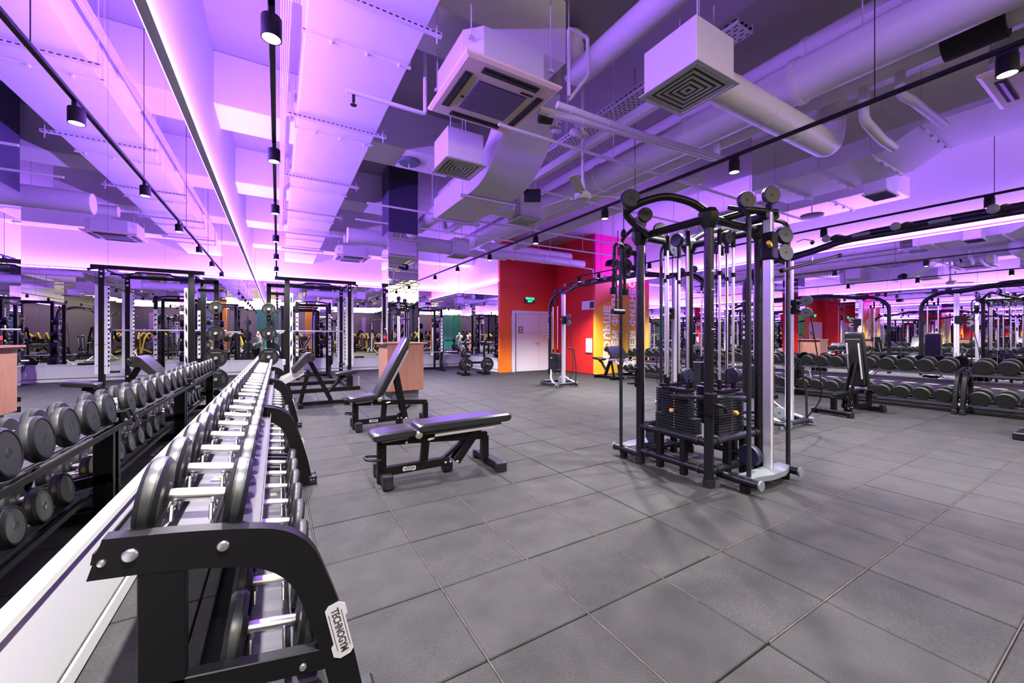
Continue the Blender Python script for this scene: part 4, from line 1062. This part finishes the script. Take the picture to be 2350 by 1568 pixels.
def air_cassette(label, cx, cy_, z):
    t = thing('ceiling_cassette', label, 'air conditioner', (cx, cy_, z), 0, 'ceiling cassettes')
    c8 = [(-.43, -.30), (-.30, -.43), (.30, -.43), (.43, -.30), (.43, .30), (.30, .43), (-.30, .43), (-.43, .30)]
    obj('casing', G().prism(c8, .045, .32, 'xy'), PANELW, t)
    W = .475
    g = G()
    vs = []
    for (h, zz) in ((W, .045), (W, .025), (W-.03, .006), (.29, 0.0)):
        for (i, j) in ((-1, -1), (1, -1), (1, 1), (-1, 1)): vs.append((i*h, j*h, zz))
    fs = [(0, 3, 2, 1)]
    for r in range(3):
        for k in range(4): fs.append((r*4+k, r*4+(k+1) % 4, r*4+4+(k+1) % 4, r*4+4+k))
    fs.append((12, 13, 14, 15)); g.add(vs, fs)
    pn = obj('face_panel', g, CREAM, t, 10)
    for (x, y, rz) in ((0, -.365, 0), (0, .365, 0), (-.365, 0, PI/2), (.365, 0, PI/2)):
        R = Matrix.Rotation(rz, 3, 'Z')
        o = obj('air_slot', G().box(R @ Vector((abs(x)*0, (-.365 if (y < 0 or x < 0) else .365), 0)) if rz == 0 else (x, 0, 0), (.56, .075, .012), .003, R), GRID_D, pn)
        obj('louver', G().box((0, y, -.008) if rz == 0 else (x, 0, -.008), (.52, .03, .006), .002, R @ Matrix.Rotation(.35, 3, 'X')), DGREY, o)
    gr = obj('intake_grille', G().box((0, 0, -.004), (.5, .46, .012), .003), GRILLE, t)
    g = G()
    for k in range(24): g.box((0, -.215+k*.0187, -.0115), (.48, .007, .004))
    o = obj('grille_slat', g, SLATG, gr); o['kind'] = 'stuff'
    obj('status_light', G().box((.22, -.27, -.006), (.13, .02, .006)), DGREY, t)
    obj('round_badge', G().cyl((-.28, .06, -.002), (-.28, .06, -.006), .018, 14), DGREY, t)
    for (x, y) in ((-.4, -.4), (.4, -.4), (.4, .4), (-.4, .4)):
        obj('hanger_rod', G().cyl((x, y, .2), (x, y, 4.8-z), .006, 6).box((x, y, .2), (.05, .03, .02)), RODW, t)
    return t
air_cassette('large cream four-way cassette air conditioner beside the wide duct', 1.76, 3.34, 3.54)
air_cassette('cream cassette air conditioner partly behind a spotlight at the picture edge', 5.78, .43, 3.56)
air_cassette('small-looking cassette air conditioner beyond the mirrored column', 1.9, 12.6, 3.60)

def diffuser(label, cx, cy_, z, s, box_h, duct=None, dr_=.14):
    t = thing('square_diffuser', label, 'vent', (cx, cy_, z), 0, 'square ceiling diffusers')
    obj('plenum_box', G().box((0, 0, .02+box_h/2), (s-.06, s-.06, box_h), .004), GALV, t)
    for q in (-1, 1): obj('hanger_rod', G().cyl((q*(s/2-.07), q*(s/2-.05), .3), (q*(s/2-.07), q*(s/2-.05), 4.8-z), .005, 6), RODW, t)
    obj('void', G().box((0, 0, .012), (s-.05, s-.05, .012)), GRID_D, t)
    n_ = 6
    for k in range(n_):
        h0 = s/2*(1-k/n_); h1 = h0-s*.034 if k else h0-s*.06
        z0_ = -.004+ (.0 if k == 0 else .006)
        vs = []
        for (h, zz) in ((h0, z0_), (h1, z0_-.006 if k else z0_-.004), (h1-.012, z0_+.012), (h0, z0_+.008)):
            for (i, j) in ((-1, -1), (1, -1), (1, 1), (-1, 1)): vs.append((i*max(h, .004), j*max(h, .004), zz))
        fs = []
        for r in range(4):
            q = (r+1) % 4
            for m_ in range(4): fs.append((r*4+m_, r*4+(m_+1) % 4, q*4+(m_+1) % 4, q*4+m_))
        obj('ring_vane', G().add(vs, fs), PANELW, t, 20)
    if duct:
        pts = [Vector(p)-Vector((cx, cy_, z)) for p in duct]
        d = obj('round_duct', G().tube(fillet(pts, .2, 7), dr_, 22), GALV, t)
        a, b = Vector(pts[0]), Vector(pts[1]); u = (b-a).normalized()
        for q in (.35, .95, 1.55):
            if q < (b-a).length-.2: obj('duct_seam', G().tube([a+u*q, a+u*(q+.012)], dr_+.004, 22), GALV, d)
    return t
diffuser('large square air diffuser on a white box with round duct to its right side'.replace('right side', 'dumbbell wall side'), 2.87, 2.03, 3.3, .54, .34, [(3.08, 2.03, 3.47), (5.38, 2.03, 3.47), (5.47, 2.03, 3.62), (5.52, 2.03, 4.7)], .135)
diffuser('square air diffuser tucked below the curved duct beside the cassette', 1.84, 4.34, 3.28, .50, .34)
diffuser('square air diffuser on a short round duct behind the ceiling fan', 3.70, 5.8, 3.3, .48, .36, [(3.5, 5.8, 3.47), (3.0, 5.8, 3.47)], .15)
diffuser('small far square diffuser over the plate tree end of the spotlight track', 3.9, 9.2, 3.3, .48, .40, [(3.7, 9.2, 3.5), (1.3, 9.2, 3.5)], .17)

# long pipes parallel to the walls
def pipe(label, pts, r, seams=(), rad=.25, name='overhead_pipe', group='painted overhead pipes', m=PIPEW, hang=True):
    t = thing(name, label, 'pipe', (0, 0, 0), 0, group)
    p = obj('pipe', G().tube(fillet(pts, rad, 6), r, 18 if r > .08 else 10), m, t)
    a, b = Vector(pts[0]), Vector(pts[1]); u = (b-a).normalized()
    for q in seams: obj('joint_band', G().tube([a+u*q, a+u*(q+.05)], r*1.10, 18), m, p)
    n_ = max(1, int((b-a).length//2.2))
    for k in range(n_):
        q = a+u*((k+.5)*(b-a).length/n_)
        if a.z < 4.4 and hang: obj('hanger_rod', G().cyl(q+Vector((0, 0, r*.9)), (q.x, q.y, 4.8), .006, 6), RODW, p)
    return t
pipe('thickest white ceiling pipe crossing behind the round diffuser duct', [(4.49, -2.5, 3.85), (4.49, 10.6, 3.85)], .205, (1.2, 2.6, 4.4, 5.6, 7.2, 9.0))
pipe('thin banded white pipe just above the thickest ceiling pipe', [(4.9, -2.5, 4.38), (4.9, 8.6, 4.38)], .12, (3.3, 3.75, 4.5, 5.4, 6.6, 8.0))
t = pipe('white pipe with a black foam collar and small elbow drops', [(5.12, -2.5, 3.92), (5.12, 9.4, 3.92)], .105, (2.4, 4.9, 6.6, 8.2))
obj('foam_collar', G().cyl((5.12, .70, 3.92), (5.12, 1.06, 3.92), .165, 20), mat('black_foam', (.015, .012, .02), .95, bump=.5, nscale=150), t)
obj('elbow_drop', G().tube(fillet([(5.12, 1.62, 3.85), (5.12, 1.62, 3.50), (5.62, 1.62, 3.42), (5.95, 1.62, 3.42)], .06, 4), .045, 12), PIPEW, t)
obj('elbow_drop', G().tube(fillet([(5.12, 1.35, 3.85), (5.12, 1.35, 3.62), (5.3, 1.30, 3.58), (6.3, 1.30, 3.62)], .06, 4), .04, 12), PIPEW, t)
pipe('white pipe rising out of view above the big cassette unit', [(2.86, -2.5, 4.2), (2.86, 3.5, 4.2), (2.86, 3.5, 4.7)], .13, (1.5, 3.6))
pipe('slim white pipe over the ceiling fan', [(3.62, 2.9, 3.9), (3.62, 9.4, 3.9), (3.62, 9.6, 4.6)], .075, (1.2, 3.0, 4.6))
pipe('white pipe ending over the orange pillar', [(6.0, 4.0, 3.95), (6.0, 9.9, 3.95)], .13, (1.0, 2.4, 4.0, 5.6))
pipe('upper of two white pipes ending in front of the red wall', [(5.3, 10.7, 4.05), (8.7, 10.7, 4.05)], .12, (.8, 1.8, 2.8), name='capped_pipe')
pipe('lower of two white pipes ending in front of the red wall', [(5.2, 10.2, 3.72), (8.85, 10.2, 3.72)], .12, (.9, 2.0, 3.0), name='capped_pipe')
pipe('thin sprinkler line crossing below the cassette unit', [(1.9, 3.46, 3.42), (8.2, 3.46, 3.42)], .018, (.4, 2.0, 3.6, 5.2), name='sprinkler_line')
pipe('thin pipe with stepped elbows in front of the pillar top', [(5.0, 9.0, 3.45), (8.2, 9.0, 3.32), (8.2, 9.0, 3.1), (9.1, 9.0, 3.15), (9.8, 9.0, 3.35)], .02, name='sprinkler_line', rad=.03)
pipe('thin sprinkler arm under the wide duct with a drop head', [(.55, 4.0, 3.62), (1.32, 4.0, 3.62), (1.32, 4.0, 4.6)], .02, name='sprinkler_line', rad=.03, hang=False)
t = bpy.data.objects[-1] if False else None
t = thing('fire_sprinkler', 'small dark sprinkler on the arm under the wide duct', 'sprinkler', (.62, 4.0, 3.50))
obj('body', G().cyl((0, 0, .03), (0, 0, .1), .014, 8), DGREY, t); obj('deflector', G().cyl((0, 0, 0), (0, 0, .006), .03, 10), DGREY, t)
pipe('pair of sagging insulated pipes leaving the cassette unit, upper one', [(2.28, 3.3, 3.60), (3.3, 3.12, 3.56), (4.6, 2.95, 3.52), (4.72, 2.93, 3.52), (4.72, 2.93, 3.7)], .04, (.1, .5), .06, 'coolant_pipe', 'coolant pipes', hang=False)
pipe('pair of sagging insulated pipes leaving the cassette unit, lower one', [(2.28, 3.0, 3.50), (3.3, 2.90, 3.44), (4.55, 2.76, 3.42)], .032, (.15, .6), .06, 'coolant_pipe', 'coolant pipes', hang=False)
t = pipe('narrow hooped pipe standing above the cassette corner', [(2.42, 3.0, 3.62), (2.42, 3.0, 4.28), (2.66, 3.0, 4.28), (2.66, 3.0, 3.9), (2.5, 3.1, 3.66)], .018, (), .03, 'coolant_pipe', 'coolant pipes')
t = thing('valve_cluster', 'cluster of small white pipe valves beside the cassette unit', 'valve', (2.66, 3.42, 3.58))
for k, (x, y, z) in enumerate(((0, .1, .02), (.18, -.02, -.02), (.34, .06, .03))):
    obj('valve_body', G().lathe([(.03, -.06), (.045, -.03), (.045, .03), (.03, .06)], (x, y, z), (1, -.2, 0), 12).cyl((x, y, z), (x, y, z+.09), .014, 8), PIPEW, t)
    obj('valve_lever', G().box((x+.03, y, z+.1), (.09, .02, .012), .003), PIPEW, t)
obj('black_coupling', G().cyl((-.20, .14, .12), (-.06, .10, .12), .06, 14), GRID_D, t)
t = thing('pipe_insulation', 'stubby black insulated pipe end beside the curved duct', 'pipe', (3.14, 4.72, 3.32))
obj('foam', G().cyl((-.10, .06, 0), (.10, -.06, 0), .09, 18), mat('black_foam_end', (.02, .017, .025), .95), t)
pipe('fat white pipe between the curved duct and the far diffuser', [(2.82, 6.62, 3.84), (2.82, 9.0, 3.84)], .15, (.4, 1.2))
pipe('white pipe with one wide elbow above the fan side ducting', [(2.95, 5.9, 4.25), (2.95, 8.0, 4.25), (4.0, 8.0, 4.25)], .10, (.5, 1.3))
pipe('white cross pipe near the far end of the middle spotlight track', [(1.5, 11.2, 3.88), (6.4, 11.2, 3.88)], .11, (.8, 2.0, 3.4))
pipe('thin white rail crossing under the pipes, one nearest the fan', [(3.05, 5.05, 3.56), (7.45, 5.05, 3.56)], .018, (), name='service_rail', group='thin service rails')
pipe('thin white rail crossing under the pipes, middle one', [(1.3, 7.0, 3.56), (8.2, 7.0, 3.56)], .018, (), name='service_rail', group='thin service rails')
pipe('thin white rail crossing under the pipes, one furthest from the fan', [(1.3, 8.15, 3.58), (8.2, 8.15, 3.58)], .018, (), name='service_rail', group='thin service rails')
# cable trays
def tray(label, x0, x1, y0, y1, z):
    t = thing('cable_tray', label, 'cable tray', (0, 0, 0), 0, 'perforated cable trays')
    obj('tray_base', G().box(((x0+x1)/2, (y0+y1)/2, z), (x1-x0, y1-y0, .006)).box((x0, (y0+y1)/2, z+.04), (.006, y1-y0, .085)).box((x1, (y0+y1)/2, z+.04), (.006, y1-y0, .085)), RODW, t)
    g = G(); ny = int((y1-y0)/.075)
    for j in range(ny):
        for i in range(5):
            g.box((x0+(i+.5)*(x1-x0)/5, y0+(j+.5)*.075+(.03 if i % 2 else 0), z-.0035), (.012, .038, .002))
        g.box((x0-.0035, y0+(j+.5)*.075, z+.04), (.002, .04, .014))
    o = obj('slot', g, GRID_D, t); o['kind'] = 'stuff'
    for k in range(3):
        obj('cable', G().tube([(x0+.08+k*.07, y0+q*(y1-y0)/8, z+.03+.008*math.sin(q*2.1+k)) for q in range(9)], .014, 6), DGREY, t)
    for y in (y0+.4, y1-.4): obj('hanger_rod', G().cyl((x0, y, z), (x0, y, 4.8), .006, 6).cyl((x1, y, z), (x1, y, 4.8), .006, 6), RODW, t)
tray('perforated white cable tray above the large square diffuser', 3.62, 3.95, -2.5, 1.52, 4.18)
tray('perforated white cable tray between the cassette unit and the large diffuser', 3.72, 3.97, 2.1, 5.4, 4.25)
g = G()
t = thing('cable_loom', 'loose bundle of thin cables falling beside the wide duct', 'cables', (0, 0, 0))
for k in range(5): g.tube(fillet([(.02+.02*k, 1.9+.1*k, 4.70), (.02+.02*k, 2.3+.1*k, 4.06), (.03+.014*k, 5.9, 4.09), (.03+.014*k, 9.0+.3*k, 4.08), (.03+.014*k, 12.0, 4.1)], .5, 5), .006, 5)
obj('cables', g, RODW, t)['kind'] = 'stuff'
# ceiling fan
t = thing('ceiling_fan', 'white three-blade ceiling fan on a long stem above the tower', 'fan', (3.13, 3.62, 2.96))
obj('stem', G().cyl((0, 0, .08), (0, 0, 1.84), .018, 10).lathe([(.02, .08), (.035, .12), (.02, .2)], (0, 0, 0), (0, 0, 1), 12), PANELW, t)
obj('motor', G().lathe([(.03, -.03), (.08, -.025), (.1, 0), (.1, .03), (.06, .07), (.03, .09)], (0, 0, 0), (0, 0, 1), 22), PANELW, t)
for a in (-20, 100, 220):
    R = Matrix.Rotation(math.radians(a), 3, 'Z')
    c_ = R @ Vector((.38, 0, .02))
    obj('blade', G().box(c_, (.5, .10, .008), .003, R @ Matrix.Rotation(.2, 3, 'X')).box(R @ Vector((.13, 0, .015)), (.1, .04, .012), .003, R), PANELW, t)
# other small ceiling objects
t = thing('round_ceiling_speaker', 'dark round disc fixture under the beam in front of the column', 'fixture', (1.83, 6.35, 4.10))
obj('disc', G().lathe([(.02, .045), (.17, .04), (.175, .025), (.16, .0), (.02, -.005)], (0, 0, 0), (0, 0, 1), 24), mat('teal_grey', (.10, .15, .18), .5), t)
obj('sensor_tip', G().cyl((0, 0, -.005), (0, 0, -.09), .012, 8), PANELW, t)
t = thing('round_ceiling_speaker', 'flat grey round disc fixture above the dumbbell wall', 'fixture', (7.9, 3.2, 3.35))
obj('disc', G().lathe([(.02, .045), (.17, .04), (.175, .025), (.16, .0), (.02, -.005)], (0, 0, 0), (0, 0, 1), 24), GREYB, t)
obj('drop_rod', G().cyl((0, 0, .04), (0, 0, .45), .01, 8), RODW, t)
t = thing('horn_speaker', 'black dome speaker hanging in front of the pink pillar top', 'speaker', (8.1, 8.1, 3.28))
obj('shell', G().prism([(-.16, 0), (.16, 0), (.14, .1), (.08, .17), (-.08, .17), (-.14, .1)], -.13, .13), BLACK, t)
obj('drop_rod', G().cyl((0, 0, .17), (0, 0, 1.5), .008, 6), RODW, t)

# ------------------------------------------------------------------ spotlight tracks
def track(label, x, y0, y1, ys, z=3.12, tname='', dark=True):
    t = thing('light_track', label, 'light track', (x, (y0+y1)/2, z), 0, 'black light tracks')
    obj('rail', G().box((0, 0, 0), (.035, y1-y0, .03), .003), BLACK, t)
    k = 0; y = y0+.4
    while y < y1:
        obj('suspension_wire', G().cyl((0, y-(y0+y1)/2, .015), (0, y-(y0+y1)/2, 4.8-z), .0035, 5), BLACK, t); y += 2.4
    for i, yy in enumerate(ys):
        s = thing('track_spotlight', '%s black cylinder spotlight from the back mirror on the %s track' % (ordn(len(ys)-i), tname), 'spotlight', (x, yy, z-.015), 0, 'track spotlights')
        obj('body', G().lathe([(.048, -.04), (.05, -.045), (.05, -.155), (.044, -.155), (.042, -.13), (.01, -.125)], (0, 0, 0), (0, 0, 1), 22), BLACK, s)
        obj('bracket', G().box((0, 0, -.022), (.03, .09, .044), .004), BLACK, s)
        obj('lens', G().cyl((0, 0, -.136), (0, 0, -.148), .041, 20), LAMPW, s)
        spot((0, 0, -.165), s)
track('black light track above the dumbbell racks at the long mirror', -.03, -1.6, 13.6, [-1.1, .7, 2.5, 4.25, 6.05, 7.85, 9.65, 11.4, 13.2], 3.08, 'long-mirror')
track('black light track crossing over the cable tower', 4.0, -1.6, 13.3, [-1.2, .55, 2.3, 4.15, 5.9, 7.7, 9.5, 11.2, 12.9], 3.14, 'middle')
track('black light track over the benches near the orange pillar', 7.96, -1.6, 9.6, [-.6, 1.24, 3.05, 4.85, 6.7, 8.5, 9.35], 3.14, 'pillar-side')  # last spotlight in the list is added to brighten the orange pillar

# ------------------------------------------------------------------ what stands beyond the camera (mirror views only)
t = thing('strip_curtain', 'teal hanging strip curtain seen only in the mirrors', 'curtain', (0, -3.6, 0))
for k in range(26):
    x = -2.9+k*.115
    obj('strip', G().box((x, .03*math.sin(k*1.3), 1.7), (.095, .004, 3.3)), TEAL, t)
obj('rail', G().box((-1.45, 0, 3.37), (3.1, .05, .04)), ALU, t)
t = thing('orange_column', 'orange square column seen only in the mirrors', 'column', (2.2, -4.2, 0))
obj('shaft', G().box((0, 0, 2.4), (.5, .5, 4.8), .004), ORANGE, t); obj('dark_band', G().box((0, 0, 4.3), (.52, .52, .9)), NAVY, t)
proto_m = []
for var in (0, 1):
    fm = (YELM, BLACK)[var]
    t = thing('plate_loaded_machine', 'x', 'exercise machine', (0, 0, 0), 0, ('yellow', 'black')[var]+' machines seen in the mirrors')
    obj('base', G().box((0, 0, .05), (1.2, .1, .09), .005).box((-.55, 0, .05), (.1, .9, .09), .005).box((.55, 0, .05), (.1, .7, .09), .005), BLACK, t)
    H_ = (1.6, 1.95)[var]
    for y_ in (-.2, .2): obj('side_frame', G().tube(fillet([(-.55, y_, .08), (-.3, y_, 1.2), (.1, y_, H_), (.5, y_, 1.1)], .2, 5), .05, 10), fm, t)
    obj('seat_beam', G().beam((-.3, 0, .4), (.5, 0, .1), .08, .1, .01), fm, t)
    obj('seat', G().box((.1, 0, .5), (.4, .35, .08), .03), VINYL, t); obj('back_pad', G().box((-.18, 0, .85), (.09, .32, .6), .03), VINYL, t)
    for s_ in (-1, 1): obj('weight_disc', G().cyl((.5, s_*.35, 1.1), (.5, s_*.42, 1.1), .2, 20), URETH, t)
    proto_m.append([t, False])
k = 0
for row, y in enumerate((-3.0, -5.4, -8.0, -11.0)):
    for cidx, x in enumerate((1.3, 3.2, 5.0, 6.8, 8.6)):
        var = (row+cidx) % 2 if row else (0, 0, 1, 0, 1)[cidx]
        lab = '%s lever machine in the %s row beyond the camera, %s one from the orange column' % (('yellow', 'black')[var], ordn(row+1), ordn(cidx+1))
        t, used_ = proto_m[var]
        o = t if not used_ else copy_tree(t)
        proto_m[var][1] = True
        o.location = (x, y-.25*(cidx % 2), 0); o.rotation_euler = (0, 0, .5*k+.2); o['label'] = lab; k += 1
for k, (x, w_, m_) in enumerate(((4.3, .5, 'blue'), (8.3, .4, 'violet'), (-3.6, .6, 'violet'))):
    t = thing('hanging_banner', '%s vertical banner on the far wall seen in the mirrors' % (m_ if k < 2 else 'wide '+m_), 'banner', (x, -14.6, 0))
    obj('panel', G().box((0, 0, 2.1), (w_, .03, 2.6)), BLUEW if m_ == 'blue' else mat('violet_banner', (.25, .1, .7), .5), t)
    obj('stand', G().box((0, 0, .4), (.04, .04, .8)).box((0, 0, .02), (.5, .3, .04)), BLACK, t)

# ------------------------------------------------------------------ the photographer (behind the camera, visible in the mirrors)
def skin_body(name, joints, edges, m, parent, root=0, sub=2):
    me = bpy.data.meshes.new(name); me.from_pydata([j[0] for j in joints], edges, []); me.materials.append(m)
    o = bpy.data.objects.new(name, me); C.objects.link(o)
    md = o.modifiers.new('s', 'SKIN'); md.use_smooth_shade = True
    for i, j in enumerate(joints):
        sv = me.skin_vertices[0].data[i]; sv.radius = (j[1], j[2] if len(j) > 2 else j[1]); sv.use_root = (i == root)
    o.modifiers.new('d', 'SUBSURF').levels = sub; o.modifiers['d'].render_levels = sub
    bpy.context.view_layer.update()
    dg = bpy.context.evaluated_depsgraph_get(); m2 = bpy.data.meshes.new_from_object(o.evaluated_get(dg)); bpy.data.objects.remove(o)
    m2.shade_smooth()
    if not m2.materials: m2.materials.append(m)
    o = bpy.data.objects.new(name, m2); C.objects.link(o); o.parent = parent
    return o
SKIN = mat('skin', (.62, .38, .28), .5); SHIRT = mat('white_shirt', (.75, .72, .74), .7); JEANS = mat('grey_trousers', (.14, .15, .18), .8); HAIR = mat('brown_hair', (.08, .05, .035), .7)
pr = thing('person', 'person in white t-shirt and grey trousers bending forward, holding a camera up', 'person', (-.335, -.565, 0), -TH)
J = [((0, 0, .92), .13, .11), ((0, .04, 1.08), .125, .1), ((0, .12, 1.25), .14, .1), ((0, .18, 1.36), .12, .09), ((0, .235, 1.44), .05, .05), ((0, .27, 1.50), .05, .05),
     ((.17, .17, 1.35), .055, .055), ((.25, .30, 1.14), .043, .043), ((.10, .44, 1.28), .033, .033), ((-.17, .17, 1.35), .055, .055), ((-.25, .30, 1.14), .043, .043), ((-.10, .44, 1.28), .033, .033),
     ((.10, -.02, .86), .09, .09), ((.13, .06, .48), .06, .06), ((.14, -.04, .09), .04, .04), ((-.10, -.02, .86), .09, .09), ((-.13, .06, .48), .06, .06), ((-.14, -.04, .09), .04, .04),
     ((.15, .1, .04), .035, .03), ((-.15, .1, .04), .035, .03)]
E = [(0, 1), (1, 2), (2, 3), (3, 4), (4, 5), (3, 6), (6, 7), (7, 8), (3, 9), (9, 10), (10, 11), (0, 12), (12, 13), (13, 14), (14, 18), (0, 15), (15, 16), (16, 17), (17, 19)]
body = skin_body('body', J, E, SKIN, pr)
skin_body('t_shirt', [((0, 0, .90), .145, .125), ((0, .04, 1.08), .14, .115), ((0, .12, 1.25), .155, .115), ((0, .175, 1.355), .125, .095), ((.17, .17, 1.35), .068), ((.22, .24, 1.24), .058), ((-.17, .17, 1.35), .068), ((-.22, .24, 1.24), .058)],
          [(0, 1), (1, 2), (2, 3), (3, 4), (4, 5), (3, 6), (6, 7)], SHIRT, pr)
skin_body('trousers', [((0, 0, .93), .14, .12), ((.10, -.02, .84), .1), ((.13, .06, .48), .072), ((.14, -.04, .12), .06), ((-.10, -.02, .84), .1), ((-.13, .06, .48), .072), ((-.14, -.04, .12), .06)],
          [(0, 1), (1, 2), (2, 3), (0, 4), (4, 5), (5, 6)], JEANS, pr)
hd = obj('head', G().lathe([(.02, -.12), (.055, -.10), (.075, -.04), (.078, .03), (.068, .08), (.04, .115), (.01, .125)], (0, .31, 1.50), (0, .25, 1), 20), SKIN, pr, 60)
obj('hair', G().lathe([(.082, .0), (.084, .04), (.074, .09), (.045, .125), (.01, .136)], (0, .295, 1.505), (0, .1, 1), 20), HAIR, hd, 60)
obj('nose', G().lathe([(.016, 0), (.006, .03)], (0, .385, 1.47), (0, 1, -.2), 8), SKIN, hd)
for s in (-1, 1):
    obj('ear', G().lathe([(.008, 0), (.02, .006), (.006, .014)], (s*.076, .31, 1.49), (s, 0, 0), 8), SKIN, hd)
    obj('shoe', G().box((s*.145, .06, .04), (.09, .27, .08), .03), INK, pr)
    h = obj('hand', G().box((s*.085, .46, 1.30), (.035, .07, .09), .015), SKIN, pr)
    for q in range(4): obj('finger', G().tube([(s*.085, .48, 1.335-.02*q), (s*.07, .535, 1.335-.02*q), (s*.045, .545, 1.335-.02*q)], .009, 6), SKIN, h)
    obj('thumb', G().tube([(s*.08, .43, 1.30), (s*.055, .425, 1.32), (s*.04, .43, 1.335)], .01, 6), SKIN, h)
t = thing('photo_camera', 'black camera held up by the photographer in the mirror', 'camera', (0, -.10, 1.3), -TH)
obj('camera_body', G().box((0, -.06, 0), (.13, .06, .09), .012).box((0, -.06, .055), (.05, .05, .03), .01), BLACK, t)
obj('lens_barrel', G().cyl((0, -.03, 0), (0, .05, 0), .035, 18), BLACKG, t)
